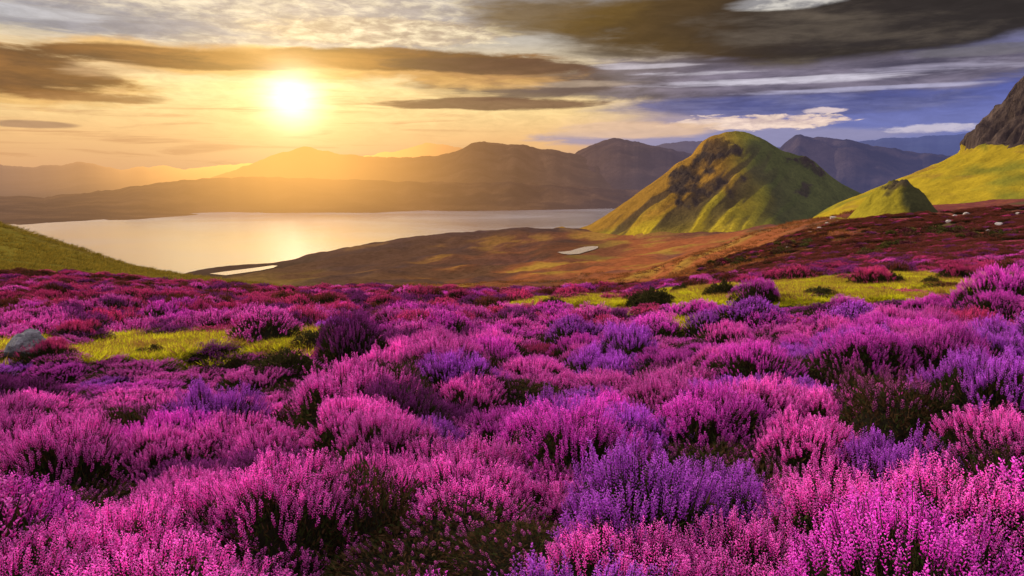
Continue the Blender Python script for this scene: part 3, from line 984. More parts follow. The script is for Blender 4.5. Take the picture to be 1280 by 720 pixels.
def heather_parts(seed, pal, nspr, R=0.46, H=0.42, lod=0, bare=0.5):
    """blossom arrays and foliage arrays of one heather bush, root at the origin"""
    r_ = np.random.default_rng(seed)
    tip, low = np.array(PALS[pal][0]), np.array(PALS[pal][1])
    lob = r_.normal(size=6) * 0.11
    rr = np.sqrt(r_.random(nspr)) * 1.0
    th = r_.random(nspr) * 2 * PI
    lobf = 1 + lob[0] * np.cos(th + lob[1] * 9) + lob[2] * np.cos(2 * th + lob[3] * 9) + lob[4] * np.cos(3 * th + 5 * lob[5])
    lump = fbm(rr * np.cos(th) * 2.6 + seed, rr * np.sin(th) * 2.6, seed * 1.7, 3)
    rad = R * rr * lobf
    top = H * (np.clip(1 - rr ** 2.3, 0, 1) ** 0.6 * 0.86 + 0.20) * (1 + 0.30 * lump) + r_.normal(size=nspr) * 0.022
    # bare patches low on the skirt
    patch = fbm(rr * np.cos(th) * 3.5, rr * np.sin(th) * 3.5 + seed, 8.8, 2)
    keep = (rr < 0.62) | (patch > -0.10 + bare * 0.45 * (rr - 0.62) / 0.38)
    if pal == 'bare': keep &= r_.random(nspr) < 0.10
    rr, th, rad, top = rr[keep], th[keep], rad[keep], top[keep]
    n = len(rr)
    tilt = rr ** 1.5 * 0.62 + r_.normal(size=n) * 0.13
    jt = th + r_.normal(size=n) * 0.35
    D = np.stack([np.cos(jt) * np.sin(tilt), np.sin(jt) * np.sin(tilt), np.cos(tilt)], 1)
    L = (0.058 + 0.054 * r_.random(n)) * (1 - 0.22 * rr)
    base = np.stack([rad * np.cos(th), rad * np.sin(th), top - L * 0.75], 1)
    base[:, 2] = np.maximum(base[:, 2], 0.02)
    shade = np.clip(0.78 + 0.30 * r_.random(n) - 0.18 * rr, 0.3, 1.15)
    VB, TB, CB = [], [], []
    k = (17, 7, 4)[lod]
    f = (np.arange(k)[None, :] + r_.random((n, k)) * 0.9) / k
    spin = np.arange(k)[None, :] * 2.4 + r_.random((n, 1)) * 6.28
    A, B, Z = frames(D)
    out = A[:, None] * np.cos(spin)[..., None] + B[:, None] * np.sin(spin)[..., None]
    wid = (np.sin(np.clip(f * 0.86 + 0.14, 0, 1) * PI) ** 0.7) * (0.0062, 0.0066, 0.006)[lod]
    P = base[:, None] + Z[:, None] * (L[:, None] * f)[..., None] + out * wid[..., None]
    bend = Z[:, None] * 0.8 + out * (0.9, 0.7, 0.4)[lod]
    P = P.reshape(-1, 3)
    V, T = stamp(OCT_V if lod == 0 else TET_V, OCT_T if lod == 0 else TET_T, P, bend.reshape(-1, 3), ((0.0044, 0.0090, 0.020)[lod] * (0.75 + 0.5 * r_.random(n * k))), (0.0098, 0.022, 0.05)[lod] * (0.8 + 0.4 * r_.random(n * k)))
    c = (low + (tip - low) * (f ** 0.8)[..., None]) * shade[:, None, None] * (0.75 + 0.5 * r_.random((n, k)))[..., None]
    pale = (r_.random((n, k)) > 0.93)[..., None]
    c = np.where(pale, c * 0.6 + 0.3 * np.array((.95, .45, .75)) * shade[:, None, None], c)
    nv = len(V) // (n * k)
    C = np.repeat(c.reshape(-1, 3), nv, 0)
    # foliage: stems up to every spike, and a dark leafy body below
    SV, ST, SC = [], [], []
    ns = (n if pal == 'bare' else n // 2) if lod == 0 else n // (2, 4)[lod - 1]
    sidx = r_.choice(n, ns, replace=False)
    foot = np.stack([base[sidx, 0] * 0.45, base[sidx, 1] * 0.45, np.zeros(ns)], 1)
    dv = base[sidx] + D[sidx] * (L[sidx] * 0.8)[:, None] - foot
    v, t = stamp(STEM_V, STEM_T, foot, dv, 0.0045 if lod == 0 else 0.008, np.linalg.norm(dv, axis=1))
    SV.append(v); ST.append(t)
    SC.append(np.repeat(np.array((.040, .028, .014))[None] * (0.5 + r_.random((ns, 1))), 6, 0))
    nl = (nspr * 3, int(nspr * 1.6), int(nspr * 2))[lod]
    q = np.sqrt(r_.random(nl)) * 1.02
    ph = r_.random(nl) * 2 * PI
    lobq = 1 + lob[0] * np.cos(ph + lob[1] * 9) + lob[2] * np.cos(2 * ph + lob[3] * 9) + lob[4] * np.cos(3 * ph + 5 * lob[5])
    topq = H * (np.clip(1 - q ** 2.3, 0, 1) ** 0.6 * 0.86 + 0.16) * (1 + 0.30 * fbm(q * np.cos(ph) * 2.6 + seed, q * np.sin(ph) * 2.6, seed * 1.7, 3)) - 0.055
    zz = topq * (0.25 + 0.75 * r_.random(nl) ** 0.5)
    LP = np.stack([R * q * lobq * np.cos(ph), R * q * lobq * np.sin(ph), np.maximum(zz, 0.005)], 1)
    ld = np.stack([np.cos(ph) * q * 0.7, np.sin(ph) * q * 0.7, np.full(nl, 0.8)], 1) + r_.normal(size=(nl, 3)) * 0.35
    v, t = stamp(LEAF_V, LEAF_T, LP, ld, (0.012, 0.022, 0.038)[lod], (0.040, 0.06, 0.085)[lod] * (0.7 + 0.6 * r_.random(nl)), r_.random(nl) * 6.28)
    SV.append(v); ST.append(t)
    lc = np.where(r_.random((nl, 1)) < (0.65 if pal == 'bare' else 0.3), np.array((.050, .028, .012)), np.array((.024, .029, .008))) * (0.4 + 1.0 * r_.random((nl, 1)))
    SC.append(np.repeat(lc, 4, 0))
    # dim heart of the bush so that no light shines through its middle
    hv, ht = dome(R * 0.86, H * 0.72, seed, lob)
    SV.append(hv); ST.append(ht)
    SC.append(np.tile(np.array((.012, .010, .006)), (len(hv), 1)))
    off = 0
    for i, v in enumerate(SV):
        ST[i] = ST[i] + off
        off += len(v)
    return (V, T, C), (np.concatenate(SV), np.concatenate(ST), np.concatenate(SC))


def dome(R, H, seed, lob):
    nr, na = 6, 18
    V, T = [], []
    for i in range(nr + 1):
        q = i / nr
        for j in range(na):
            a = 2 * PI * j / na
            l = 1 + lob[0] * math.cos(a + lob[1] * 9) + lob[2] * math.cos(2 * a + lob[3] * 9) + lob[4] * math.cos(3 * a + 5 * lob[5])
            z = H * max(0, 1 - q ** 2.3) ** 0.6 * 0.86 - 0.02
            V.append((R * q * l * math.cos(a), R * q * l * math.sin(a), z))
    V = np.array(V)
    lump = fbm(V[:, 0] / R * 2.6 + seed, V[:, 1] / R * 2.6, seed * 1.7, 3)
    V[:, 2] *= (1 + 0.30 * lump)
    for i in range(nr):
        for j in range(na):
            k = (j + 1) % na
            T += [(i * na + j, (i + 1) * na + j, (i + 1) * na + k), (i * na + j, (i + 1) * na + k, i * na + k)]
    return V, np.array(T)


def merged(name, parts):
    (V, T, C), (V2, T2, C2) = parts
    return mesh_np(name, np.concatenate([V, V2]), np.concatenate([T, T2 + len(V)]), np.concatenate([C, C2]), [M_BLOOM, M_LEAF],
                   np.concatenate([np.zeros(len(T), int), np.ones(len(T2), int)]))


NEAR = {}
for pal, cnt in (('pink', 3), ('magenta', 3), ('violet', 3), ('dusky', 2), ('rose', 1), ('bare', 3)):
    NEAR[pal] = []
    for i in range(cnt):
        b, f = heather_parts(11 + 7 * i + len(pal) * 31, pal, 1350, bare=0.6 if pal != 'violet' else 0.9)
        NEAR[pal].append((mesh_np('blossom', *b, [M_BLOOM]), mesh_np('foliage', *f, [M_LEAF])))

FARP = []          # whole bushes for the uncounted heather further out
FARPAL = []
for pal, cnt in (('pink', 3), ('magenta', 3), ('violet', 2), ('dusky', 2), ('rose', 2), ('russet', 3), ('bare', 2)):
    for i in range(cnt):
        FARP.append(merged('heather', heather_parts(211 + 5 * i + len(pal) * 17, pal, 620, lod=1, bare=0.6)))
        FARPAL.append(pal)


# ------------------------------------------------------------------ placing the heather
def in_view(X, Y, m=1.0):
    return np.abs(X) < 0.72 * Y + m


def poisson(y0, y1, dist_of, tries, mask):
    """spread of points, spacing dist_of(Y)"""
    P, cells = [], {}
    cs = dist_of(y1)
    YA = np.sqrt(rng.random(tries) * (y1 ** 2 - y0 ** 2) + y0 ** 2)
    XA = (rng.random(tries) * 2 - 1) * (0.74 * YA + 1.0)
    ok = grass_mask(XA, YA) < 0.35 + (rng.random(tries) < np.where(XA < 0, 0.035, 0.006)) * 1.0
    for X, Y in zip(XA[ok].tolist(), YA[ok].tolist()):
        if not mask(X, Y): continue
        d = dist_of(Y)
        ci, cj = int(X // cs), int(Y // cs)
        ok = True
        for a in (-1, 0, 1):
            for b in (-1, 0, 1):
                for (x2, y2) in cells.get((ci + a, cj + b), ()):
                    if (x2 - X) ** 2 + (y2 - Y) ** 2 < d * d:
                        ok = False
                        break
                if not ok: break
            if not ok: break
        if ok:
            cells.setdefault((ci, cj), []).append((X, Y))
            P.append((X, Y))
    return P


def thing(name, label, cat, loc, group=None, rz=0.0, sc=(1, 1, 1)):
    o = bpy.data.objects.new(name, None)
    COL.objects.link(o)
    o.empty_display_size = 0.1
    o.location = loc
    o.rotation_euler = (0, 0, rz)
    o.scale = sc
    o['label'] = label
    o['category'] = cat
    if group: o['group'] = group
    return o


def bush(pal, X, Y, sc, label, group, hz=1.0, lift=0.0, var=None):
    v = NEAR[pal][random.randrange(len(NEAR[pal])) if var is None else var % len(NEAR[pal])]
    z = float(ground(X, Y)) - 0.03 + lift
    t = thing('heather_bush', label, 'heather bush', (X, Y, z), group, random.random() * 6.28, (sc, sc, sc * hz))
    link('foliage', v[1], t)
    link('blossom', v[0], t)
    return t


taken = []
# mounds one can point at in the photograph: direction of the top, size, tint
MOUNDS = [
    (442, 398, 1.30, 1.15, 'dusky', 'rounded dark purple heather mound standing above the rest in mid field'),
    (594, 428, 1.05, 0.95, 'dusky', 'small dark heather mound with a pink rim, right of the rounded mound'),
    (545, 405, 0.95, 0.8, 'magenta', 'magenta heather hump with a dark hollow under it, behind the small dark mound'),
    (260, 492, 1.25, 1.1, 'violet', 'big violet heather bush on the left with a black hollow at its right side'),
    (70, 538, 1.20, 1.0, 'pink', 'pale pink heather bush at the left edge above the dark hollow'),
    (130, 655, 1.15, 1.0, 'pink', 'bright pink heather bush at the bottom left ending the front row'),
    (240, 618, 1.15, 1.0, 'pink', 'pink heather bush second from the left end of the front row'),
    (345, 590, 1.10, 1.0, 'pink', 'pink heather bush with brown stems bared, third in the front row'),
    (470, 580, 1.15, 1.0, 'pink', 'tall pink heather bush in the front row over the dark stems at bottom centre'),
    (590, 560, 1.20, 1.0, 'pink', 'pink heather bush at the middle of the front row'),
    (330, 540, 1.05, 0.9, 'pink', 'rosy heather bush above the dark hollow behind the front row'),
    (440, 502, 1.10, 0.9, 'pink', 'rosy heather bush in the second row left of centre'),
    (715, 520, 1.25, 1.05, 'magenta', 'magenta heather bush rising at the centre of the second row'),
    (800, 590, 1.35, 1.1, 'violet', 'wide violet heather bush right of bottom centre'),
    (900, 600, 1.15, 1.0, 'violet', 'violet heather bush leaning over the dark gap before the corner bush'),
    (1060, 612, 1.22, 1.0, 'pink', 'large spreading pink heather bush filling the bottom right corner'),
    (1210, 610, 1.18, 1.0, 'pink', 'pink heather bush against the bottom right edge'),
    (1180, 415, 1.20, 1.0, 'magenta', 'magenta heather hump over the black hollow at the right'),
    (1085, 418, 1.10, 0.95, 'magenta', 'magenta heather bush left of the black hollow at the right'),
    (1250, 450, 1.10, 1.0, 'violet', 'violet heather bush at the right edge beside the black hollow'),
    (1160, 372, 1.15, 0.9, 'magenta', 'vivid magenta heather hump on the skyline before the grass strip'),
    (1060, 374, 1.10, 0.9, 'magenta', 'magenta heather hump at the left end of the skyline row'),
    (1250, 368, 1.15, 0.9, 'magenta', 'magenta heather hump at the right end of the skyline row'),
    (1120, 560, 1.20, 1.0, 'violet', 'violet heather bush under the dark stems at right centre'),
    (955, 480, 1.10, 0.95, 'pink', 'rosy heather bush beside the dark hollows right of centre'),
    (1010, 530, 1.05, 0.9, 'pink', 'pink heather bush between two dark hollows right of centre'),
    (880, 378, 1.00, 0.85, 'magenta', 'magenta heather hump just before the small green clearing'),
]
for i, (px, py, sc, hz, pal, lb) in enumerate(MOUNDS):
    X, Y, Z = cast(px, py, 0.42 * sc * hz)
    bush(pal, X, Y, sc, lb, 'heather mounds that stand out', hz, var=i)
    taken.append((X, Y, 0.36 * sc))

# dark hollows seen between the humps: nothing flowers there
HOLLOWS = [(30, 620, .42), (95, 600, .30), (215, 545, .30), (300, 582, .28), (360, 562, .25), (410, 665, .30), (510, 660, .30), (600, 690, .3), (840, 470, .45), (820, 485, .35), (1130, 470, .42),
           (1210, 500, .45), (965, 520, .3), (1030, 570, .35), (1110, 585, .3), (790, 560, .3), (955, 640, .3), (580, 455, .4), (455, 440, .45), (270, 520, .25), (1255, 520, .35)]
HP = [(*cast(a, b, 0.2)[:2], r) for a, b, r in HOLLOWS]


def free_near(X, Y):
    for x, y, r in taken:
        if (x - X) ** 2 + (y - Y) ** 2 < r * r: return False
    return True


def tint(X, Y, tn):
    n = tn + 0.34 * min(X / max(Y, 3), 0.8) - 0.0
    far = min(1.0, max(0.0, (Y - 10) / 16))
    u = n + random.gauss(0, 0.14)
    if random.random() < far * 0.9: return random.choice(('rose', 'rose', 'dusky', 'russet', 'russet') if Y > 20 else ('rose', 'rose', 'dusky'))
    if u > 0.26 + 0.4 * far: return 'violet'
    if u > 0.06: return 'magenta'
    if u < -0.52: return 'dusky'
    return 'pink'


pts = poisson(1.7, 70, lambda Y: 0.44 + 0.011 * max(0, Y - 3), 60000, free_near)
pts.sort(key=lambda p: p[1])
N_IND = 265 - len(MOUNDS)
zone_name = {'L': 'left', 'C': 'centre', 'R': 'right'}
look = {'pink': 'pink', 'magenta': 'magenta', 'violet': 'violet', 'dusky': 'dusky purple', 'rose': 'rosy red', 'bare': 'dark woody almost flowerless'}
stuff = []
cnt = 0
PA = np.array(pts)
TN = fbm(PA[:, 0] * 0.45, PA[:, 1] * 0.45, 12.0, 3)
HN = fbm(PA[:, 0] * 0.55, PA[:, 1] * 0.65, 20.0, 3)
HN = HN - 0.8 * grass_mask(PA[:, 0] * (1 + 2.2 / PA[:, 1]), PA[:, 1] + 2.2) - 0.6 * grass_mask(PA[:, 0] * (1 + 4.5 / PA[:, 1]), PA[:, 1] + 4.5) - 0.4 * grass_mask(PA[:, 0], PA[:, 1])
DN = fbm(PA[:, 0] * 0.75, PA[:, 1] * 0.85, 33.0, 3)
for (X, Y), tn, hn, dn in zip(pts, TN, HN, DN):
    pal = tint(X, Y, tn)
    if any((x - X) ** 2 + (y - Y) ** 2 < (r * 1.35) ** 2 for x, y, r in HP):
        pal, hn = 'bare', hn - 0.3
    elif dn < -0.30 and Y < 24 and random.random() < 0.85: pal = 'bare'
    sc = 0.92 + 0.46 * random.random()
    if dn < -0.30: hn = hn - 0.25
    hz = min(1.05, max(0.38, 0.72 + 0.70 * hn + 0.15 * random.random()))
    if cnt < N_IND and in_view(X, Y, 0.3) and Y > 2.0:
        if pal == 'russet': pal = 'rose'
        s = X / Y
        zn = 'L' if s < -0.23 else ('R' if s > 0.23 else 'C')
        rw = 'nearest' if Y < 4.6 else 'middle'
        lb = '%s heather bush crowded into the %s rows of bloom at the %s' % (look[pal], rw, zone_name[zn])
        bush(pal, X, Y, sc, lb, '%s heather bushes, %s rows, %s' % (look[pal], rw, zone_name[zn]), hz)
        cnt += 1
    else:
        stuff.append((X, Y, sc * (1 + 0.012 * Y), pal, hz * (0.9 - 0.3 * min(1, max(0, (Y - 20) / 30)))))


# ------------------------------------------------------------------ uncounted cover: one object each, instanced by geometry nodes
def scatter(name, protos, P, idx, scl, rot, label):
    pc = bpy.data.collections.new(name + '_kinds')
    for i, me in enumerate(protos):
        o = bpy.data.objects.new('%s_kind_%02d' % (name, i), me)
        pc.objects.link(o)
    me = bpy.data.meshes.new(name)
    me.vertices.add(len(P))
    me.vertices.foreach_set('co', np.asarray(P, np.float32).ravel())
    a = me.attributes.new('pick', 'INT', 'POINT')
    a.data.foreach_set('value', np.asarray(idx, np.int32))
    a = me.attributes.new('size', 'FLOAT_VECTOR', 'POINT')
    a.data.foreach_set('vector', np.asarray(scl, np.float32).ravel())
    a = me.attributes.new('turn', 'FLOAT_VECTOR', 'POINT')
    a.data.foreach_set('vector', np.asarray(rot, np.float32).ravel())
    me.update()
    o = link(name, me, kind='stuff', label=label)
    ng = bpy.data.node_groups.new(name, 'GeometryNodeTree')
    ng.interface.new_socket('Geometry', in_out='INPUT', socket_type='NodeSocketGeometry')
    ng.interface.new_socket('Geometry', in_out='OUTPUT', socket_type='NodeSocketGeometry')
    N, L = ng.nodes, ng.links
    gi, go = N.new('NodeGroupInput'), N.new('NodeGroupOutput')
    ci = N.new('GeometryNodeCollectionInfo')
    ci.inputs['Collection'].default_value = pc
    ci.inputs['Separate Children'].default_value = True
    ci.inputs['Reset Children'].default_value = True
    ip = N.new('GeometryNodeInstanceOnPoints')
    ip.inputs['Pick Instance'].default_value = True

    def named(nm, dt):
        n = N.new('GeometryNodeInputNamedAttribute')
        n.data_type = dt
        n.inputs[0].default_value = nm
        return n.outputs[0]
    L.new(gi.outputs[0], ip.inputs['Points'])
    L.new(ci.outputs[0], ip.inputs['Instance'])
    L.new(named('pick', 'INT'), ip.inputs['Instance Index'])
    e2r = N.new('FunctionNodeEulerToRotation')
    L.new(named('turn', 'FLOAT_VECTOR'), e2r.inputs[0])
    L.new(e2r.outputs[0], ip.inputs['Rotation'])
    L.new(named('size', 'FLOAT_VECTOR'), ip.inputs['Scale'])
    L.new(ip.outputs[0], go.inputs[0])
    md = o.modifiers.new('scatter', 'NODES')
    md.node_group = ng
    return o


# further heather on the red slope to the right and the bank at the left
YA = np.exp(rng.random(13000) * math.log(270 / 66.0) + math.log(66.0))
XA = YA * (rng.random(13000) * 0.64 + 0.13)
_edge = XA / YA + 0.22 * fbm(XA * 0.035, YA * 0.02, 52.0, 4) + 0.05 * rng.normal(size=13000)
ok = fbm(XA * 0.06, YA * 0.06, 31.0, 3) > -0.12 + 0.0006 * YA - 0.25 * (XA / YA - 0.35)
ok &= rng.random(13000) < sstep(0.22, 0.46, _edge)
for X, Y in zip(XA[ok].tolist(), YA[ok].tolist()):
    stuff.append((X, Y, 1.2 + 0.010 * Y + random.random() * 0.6, ('russet' if random.random() < 0.90 else random.choice(('rose', 'rose', 'dusky'))) if Y > 85 else random.choice(('rose', 'russet', 'russet', 'russet', 'dusky')), 0.4 + 0.25 * random.random()))
STONES = [(1042, 271, 9, 'large pale boulder at the top of the line on the slope crest'), (1047, 276, 6, 'small pale boulder right against the topmost one'), (1034, 278, 7, 'pale boulder second down the line on the slope crest'),
          (1025, 284, 9, 'pale flat boulder in the middle of the line down the slope'), (1013, 289, 7, 'grey boulder below the middle of the line'), (1004, 301, 7, 'pale boulder above the lower scrub patch'),
          (986, 307, 8, 'bright boulder near the bottom of the line'), (974, 315, 8, 'dull boulder lowest in the line, by the rusty grass'), (1250, 280, 13, 'largest pale boulder near the right edge on the crimson slope'),
          (1235, 287, 9, 'low boulder left of the largest one at the right edge'), (1185, 276, 9, 'pale boulder on top of the highest scrub patch'), (1208, 266, 9, 'flat boulder just under the grass slope at right'),
          (1193, 268, 6, 'small boulder left of the flat one under the grass slope'), (1272, 266, 8, 'dull boulder at the very right edge under the grass slope')]
ST_AT = [(*cast(px, py + 2, 0.0, 40), wpx) for px, py, wpx, lb in STONES]
_a = np.array([(p[0], p[1], p[2]) for p in stuff])
_keep = np.ones(len(_a), bool)
for x, y, z, wpx in ST_AT:
    dx = _a[:, 0] - x * _a[:, 1] / y
    dy = _a[:, 1] - y
    _keep &= ~((np.abs(dx) < wpx / F * y * 0.5 + 0.30 * _a[:, 2]) & (dy > -9 - 0.03 * y) & (dy < 1.5))
stuff = [p for p, k in zip(stuff, _keep) if k]
A = np.array([(p[0], p[1]) for p in stuff])
Z = ground(A[:, 0], A[:, 1]) - 0.04
choice = {p: [i for i, q in enumerate(FARPAL) if q == p] for p in PALS}
scatter('heather', FARP, np.stack([A[:, 0], A[:, 1], Z], 1), [random.choice(choice[p[3]]) for p in stuff],
        [(p[2], p[2], p[2] * p[4]) for p in stuff], [(0, 0, random.random() * 6.28) for p in stuff],
        'flowering heather carpet running from mid field to the edge of the moor')


# grass
def tuft(seed, n=70, R=0.16, H=0.13, c0=(.20, .21, .008), c1=(.66, .60, .022)):
    r_ = np.random.default_rng(seed)
    a, q = r_.random(n) * 2 * PI, np.sqrt(r_.random(n)) * R
    P = np.stack([q * np.cos(a), q * np.sin(a), np.zeros(n)], 1)
    D = np.stack([np.cos(a) * q / R * 0.7, np.sin(a) * q / R * 0.7, np.ones(n)], 1) + r_.normal(size=(n, 3)) * 0.28
    BV = np.array([(-.5, 0, 0), (.5, 0, 0), (-.3, .6, .55), (.3, .6, .55), (0, 2.2, 1.0)])
    BT = np.array([(0, 1, 3), (0, 3, 2), (2, 3, 4)])
    V, T = stamp(BV, BT, P, D, 0.012 * (0.7 + 0.6 * r_.random(n)), H * (0.5 + 0.8 * r_.random(n)), r_.random(n) * 6.28)
    C = np.array(c0) + (np.array(c1) - np.array(c0)) * r_.random((n, 1))
    return mesh_np('grass', V, T, np.repeat(C, 5, 0), [M_GRASS])


G = [tuft(i) for i in range(4)] + [tuft(20 + i, 50, 0.17, 0.20, (.16, .08, .02), (.34, .20, .04)) for i in range(2)]
gp = []
for _ in range(90000):
    Y = math.sqrt(rng.random() * (32 ** 2 - 8 ** 2) + 64)
    X = (rng.random() * 2 - 1) * 0.74 * Y
    m = grass_mask(X, Y)
    if m > 0.12 and rng.random() < m: gp.append((X, Y))
gp = np.array(gp)[:16000]
gs = rng.random(len(gp)) * 0.6 + 0.55
scatter('grass', G, np.stack([gp[:, 0], gp[:, 1], ground(gp[:, 0], gp[:, 1]) - 0.01], 1), rng.choice(6, len(gp), p=[.20, .20, .19, .19, .11, .11]),
        np.stack([gs * 1.3, gs * 1.3, gs * 0.8], 1), np.stack([0 * gs, 0 * gs, rng.random(len(gp)) * 6.28], 1), 'yellow-green grass in the clearings among the heather')


# rough moor grass: rust on the middle slope, olive on the left hill
MG = [tuft(50 + i, 46, 0.17, 0.16, (.10, .035, .010), (.26, .10, .028)) for i in range(2)] + [tuft(60 + i, 46, 0.17, 0.16, (.075, .060, .009), (.22, .15, .018)) for i in range(2)] + [tuft(70, 46, 0.17, 0.15, (.04, .026, .014), (.11, .065, .03))]
N = 17000
YA = np.exp(rng.random(N) * math.log(420 / 78.0) + math.log(78.0))
SA = rng.random(N) * 1.35 - 0.85
XA = SA * YA
kind = np.where(SA < -0.32 + 0.1 * rng.random(N), 2 + rng.integers(0, 2, N), np.where(rng.random(N) < 0.25, 4, rng.integers(0, 2, N)))
ok = fbm(XA * 0.03, YA * 0.03, 41.0, 3) > -0.25
YA, XA, kind = YA[ok], XA[ok], kind[ok]
gs = (1.6 + 0.018 * YA) * (0.6 + 0.8 * rng.random(len(YA)))
scatter('moor_grass', MG, np.stack([XA, YA, ground(XA, YA) - 0.05], 1), kind, np.stack([gs * 1.3, gs * 1.3, gs * 0.7], 1), np.stack([0 * gs, 0 * gs, rng.random(len(gs)) * 6.28], 1), 'rough rust and olive moor grass on the slopes beyond the heather')


# ------------------------------------------------------------------ dark shrubs
def shrub_meshes(seed, R=0.5, H=0.55, n=2600, c0=(.020, .022, .007), c1=(.060, .048, .016), pointed=0.0):
    r_ = np.random.default_rng(seed)
    lob = r_.normal(size=6) * 0.14
    q = np.sqrt(r_.random(n))
    a = r_.random(n) * 2 * PI
    l = 1 + lob[0] * np.cos(a + lob[1] * 9) + lob[2] * np.cos(2 * a + lob[3] * 9) + lob[4] * np.cos(3 * a + 5 * lob[5])
    lump = fbm(q * np.cos(a) * 3 + seed, q * np.sin(a) * 3, seed, 3)
    top = H * (np.clip(1 - q ** (2.4 - pointed), 0, 1) ** 0.7 * 0.9 + 0.1) * (1 + 0.55 * lump)
    z = top * (0.15 + 0.85 * r_.random(n) ** 0.4)
    P = np.stack([R * q * l * np.cos(a), R * q * l * np.sin(a), z], 1)
    D = np.stack([np.cos(a) * q, np.sin(a) * q, np.full(n, 0.9)], 1) + r_.normal(size=(n, 3)) * 0.5
    V, T = stamp(LEAF_V, LEAF_T, P, D, 0.026, 0.075 * (0.6 + 0.8 * r_.random(n)), r_.random(n) * 6.28)
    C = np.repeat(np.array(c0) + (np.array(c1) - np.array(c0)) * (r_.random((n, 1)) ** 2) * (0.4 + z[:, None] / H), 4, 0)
    fol = mesh_np('foliage', V, T, C, [M_LEAF])
    m = 40
    a, q = r_.random(m) * 2 * PI, np.sqrt(r_.random(m)) * 0.75
    tipz = H * (1 - q ** 2) ** 0.7 * (0.75 + 0.4 * r_.random(m))
    tip = np.stack([R * q * np.cos(a), R * q * np.sin(a), tipz], 1)
    foot = tip * np.array([0.2, 0.2, 0])
    V2, T2 = stamp(STEM_V, STEM_T, foot, tip - foot, 0.012, np.linalg.norm(tip - foot, axis=1))
    V3, T3 = dome(R * 0.78, H * 0.66, seed, lob)
    st = mesh_np('stem', np.concatenate([V2, V3]), np.concatenate([T2, T3 + len(V2)]), np.tile((.016, .012, .008), (len(V2) + len(V3), 1)), [M_LEAF])
    return fol, st




def scrub_mesh(seed):
    r_ = np.random.default_rng(seed)
    PP, DD, CC = [], [], []
    for k in range(46):
        cx, cy = r_.normal(size=2) * np.array([0.26, 0.24])
        cx += cy * 0.5
        rad = 0.05 + 0.09 * r_.random()
        hh = rad * (0.9 + 0.9 * r_.random())
        n = 150
        q, a = np.sqrt(r_.random(n)), r_.random(n) * 2 * PI
        z = hh * np.sqrt(np.clip(1 - q ** 2, 0, 1)) * (0.35 + 0.65 * r_.random(n) ** 0.5)
        PP.append(np.stack([cx + rad * q * np.cos(a), cy + rad * q * np.sin(a), z], 1))
        DD.append(np.stack([np.cos(a) * q, np.sin(a) * q, np.full(n, 0.8)], 1) + r_.normal(size=(n, 3)) * 0.5)
        base = np.array([(.060, .058, .016), (.085, .070, .018), (.075, .035, .020), (.11, .030, .036)][r_.integers(4)])
        CC.append(base * (0.35 + 0.9 * r_.random((n, 1))))
    P, D, C = np.concatenate(PP), np.concatenate(DD), np.concatenate(CC)
    V, T = stamp(LEAF_V, LEAF_T, P, D, 0.022, 0.045 * (0.6 + 0.8 * r_.random(len(P))), r_.random(len(P)) * 6.28)
    return mesh_np('foliage', V, T, np.repeat(C, 4, 0), [M_LEAF])


SCR = [scrub_mesh(31), scrub_mesh(37), scrub_mesh(44)]
SH = [shrub_meshes(3), shrub_meshes(8, pointed=1.0, H=0.75), shrub_meshes(15, H=0.42)]
SHRUBS = [   # px, py of the top, width px, height ratio, kind, label
    (578, 362, 44, 1.15, 1, 'dark pointed shrub breaking the skyline of the heather at mid field'),
    (745, 352, 66, 0.55, 2, 'long low dark shrub at the left end of the right grass strip'),
    (815, 360, 68, 0.55, 2, 'dark shrub on the grass strip between the low shrub and the twin clumps'),
    (905, 348, 42, 0.65, 0, 'round black-brown shrub on the grass beside the pink-topped clump'),
    (350, 372, 90, 0.62, 2, 'wide dark green shrub patch in the heather left of centre'),
    (400, 371, 60, 0.55, 0, 'brown-green shrub touching the wide dark patch on its right'),
    (485, 366, 28, 0.75, 0, 'small dark shrub on the far heather left of the pointed one'),
    (516, 372, 42, 0.50, 2, 'low rusty dark shrub between the small shrub and the pointed one'),
    (620, 372, 42, 0.55, 0, 'low dark shrub just right of the pointed one'),
    (690, 362, 40, 0.45, 2, 'flat dark shrub left of the long low one'),
    (853, 353, 22, 0.60, 0, 'tiny dark shrub above the right grass strip'),
    (1026, 337, 46, 0.40, 2, 'flat dark shrub on the upper edge of the grass strip'),
    (1115, 339, 48, 0.42, 0, 'dark shrub second along the upper edge of the grass strip'),
    (1165, 344, 30, 0.45, 0, 'small dark shrub third along the upper edge of the grass strip'),
    (120, 410, 44, 0.35, 2, 'flat dark tuft of shrub in the left clearing'),
    (190, 430, 50, 0.35, 0, 'low brown shrub at the front of the left clearing'),
    (128, 354, 34, 0.35, 2, 'small dark shrub among the far heather at left'),
    (182, 372, 34, 0.35, 0, 'dark shrub low in the far heather above the left clearing'),
    (255, 380, 46, 0.35, 2, 'dark flat shrub at the upper right of the left clearing'),
    (36, 428, 70, 0.50, 2, 'dark shrub clasping the grey boulder at the left edge'),
]
for i, (px, py, wpx, hr, kd, lb) in enumerate(SHRUBS):
    X, Y, Z = cast(px, py + 8, 0.05)
    for _ in range(3):
        wm = wpx / F * Y
        X, Y, Z = cast(px, py, 0.8 * hr * wm * (0.55, 0.75, 0.42)[kd] / 0.55)
        if Y > 200: X, Y, Z = cast(px, py + 10, 0.0)
    wm = wpx / F * Y
    t = thing('shrub', lb, 'shrub', (X, Y, float(ground(X, Y)) - 0.03), 'dark shrubs in the heather', random.random() * 0.6, (wm, wm * 0.8, wm * hr * 1.2))
    link('foliage', SH[kd][0], t)
    link('stem', SH[kd][1], t)

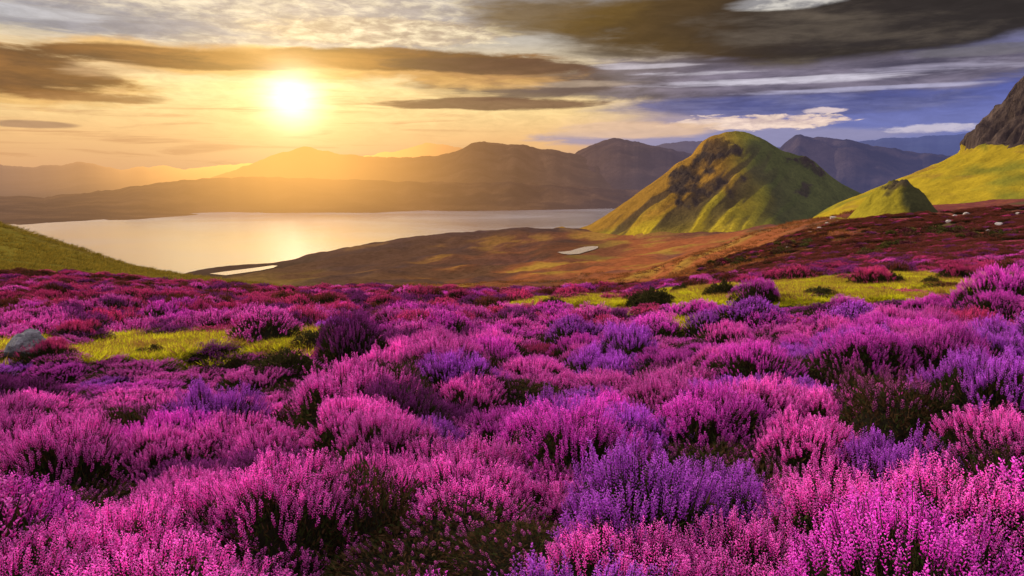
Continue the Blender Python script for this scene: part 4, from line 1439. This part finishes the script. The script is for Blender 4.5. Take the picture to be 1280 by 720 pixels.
SCRUB = [(1180, 280, 74, .36), (1140, 300, 60, .3), (1255, 284, 60, .42), (1015, 297, 50, .36), (990, 309, 44, .3), (1215, 290, 40, .3), (1100, 312, 50, .25), (930, 322, 48, .28)]
SCL = ['dark scrub patch high on the crimson slope under the cliff', 'dark scrub patch running down from the highest one on the slope', 'dark green scrub patch at the right edge under the pale boulder',
       'scrub patch just below the line of pale boulders', 'lowest scrub patch under the line of pale boulders', 'small scrub patch between the two big ones on the slope', 'thin dark scrub at the middle of the crimson slope', 'dark scrub at the foot of the rusty slope']
for (px, py, wpx, hr), lb in zip(SCRUB, SCL):
    X, Y, Z = cast(px, py + wpx * hr * 0.5, 0.0, 40)
    wm = wpx / F * Y
    t = thing('scrub_patch', lb, 'shrub', (X, Y, Z - 0.1), 'scrub patches on the right slope', -0.5, (wm * 1.15, wm * 1.3, wm * 0.8))
    k = random.randrange(3)
    link('foliage', SCR[k], t)

# pink clumps standing on and behind the grass strip
CLUMPS = [(955, 351, 1.4, 'magenta', 'pink-topped heather clump beside the round shrub on the grass strip'), (1258, 340, 2.0, 'magenta', 'broad heather clump at the right end of the grass strip'),
          (1195, 330, 1.3, 'rose', 'rosy heather clump above the right end of the grass strip'), (1095, 334, 1.4, 'rose', 'rosy heather clump behind the dark shrub on the upper grass edge'),
          (95, 400, 1.0, 'rose', 'rosy heather clump standing in the left clearing'), (60, 424, 0.9, 'rose', 'orange-red heather clump right of the grey boulder')]
for px, py, sc, pal, lb in CLUMPS:
    X, Y, Z = cast(px, py, 0.4 * sc)
    bush(pal, X, Y, sc, lb, 'heather clumps at the clearings', 0.9)


# ------------------------------------------------------------------ boulders
def boulder_mesh(seed, mat):
    import bmesh
    bm = bmesh.new()
    bmesh.ops.create_icosphere(bm, subdivisions=4, radius=1)
    V = np.array([v.co[:] for v in bm.verts])
    d = 1 + 0.30 * fbm(V[:, 0] * 1.2 + seed, V[:, 1] * 1.2, V[:, 2] * 1.2, 5, 0.6)
    V = V * d[:, None]
    r_ = np.random.default_rng(seed)
    for _ in range(9):                      # flat broken faces
        nrm = r_.normal(size=3)
        nrm /= np.linalg.norm(nrm)
        k = V @ nrm
        lim = 0.62 + 0.2 * r_.random()
        V = V - np.outer(np.maximum(k - lim, 0) * 0.9, nrm)
    for v, c in zip(bm.verts, V): v.co = c
    me = bpy.data.meshes.new('boulder')
    bm.to_mesh(me)
    bm.free()
    me.materials.append(mat)
    return me


BM = [boulder_mesh(s, M_STONE) for s in (2, 5, 9)]
for i, (px, py, wpx, lb) in enumerate(STONES):
    X, Y, Z = cast(px, py + 2, 0.0, 40)
    r = wpx / F * Y * 0.5
    o = link('boulder', BM[i % 3], None, label=lb, category='boulder', group='pale boulders on the right slope')
    o.location = (X, Y, Z + r * 0.1)
    o.scale = (r, r * 0.9, r * (0.42 + 0.2 * random.random()))
    o.rotation_euler = (0.1, 0.15, random.random() * 6.28)
X, Y, Z = cast(32, 424, 0.35)
o = link('boulder', boulder_mesh(21, M_GREYSTONE), None, label='rounded blue-grey boulder in dark shrub at the left edge of the clearing', category='boulder')
o.location = (X, Y, Z + 0.22)
o.scale = (0.30, 0.29, 0.27)

# ------------------------------------------------------------------ render settings
scene.render.engine = 'CYCLES'
scene.cycles.use_denoising = True
scene.cycles.max_bounces = 6
scene.cycles.diffuse_bounces = 2
scene.cycles.transmission_bounces = 3
scene.cycles.transparent_max_bounces = 4
scene.cycles.sample_clamp_indirect = 4
scene.view_settings.view_transform = 'Standard'
scene.view_settings.look = 'None'
scene.view_settings.exposure = 0
scene.view_settings.gamma = 1
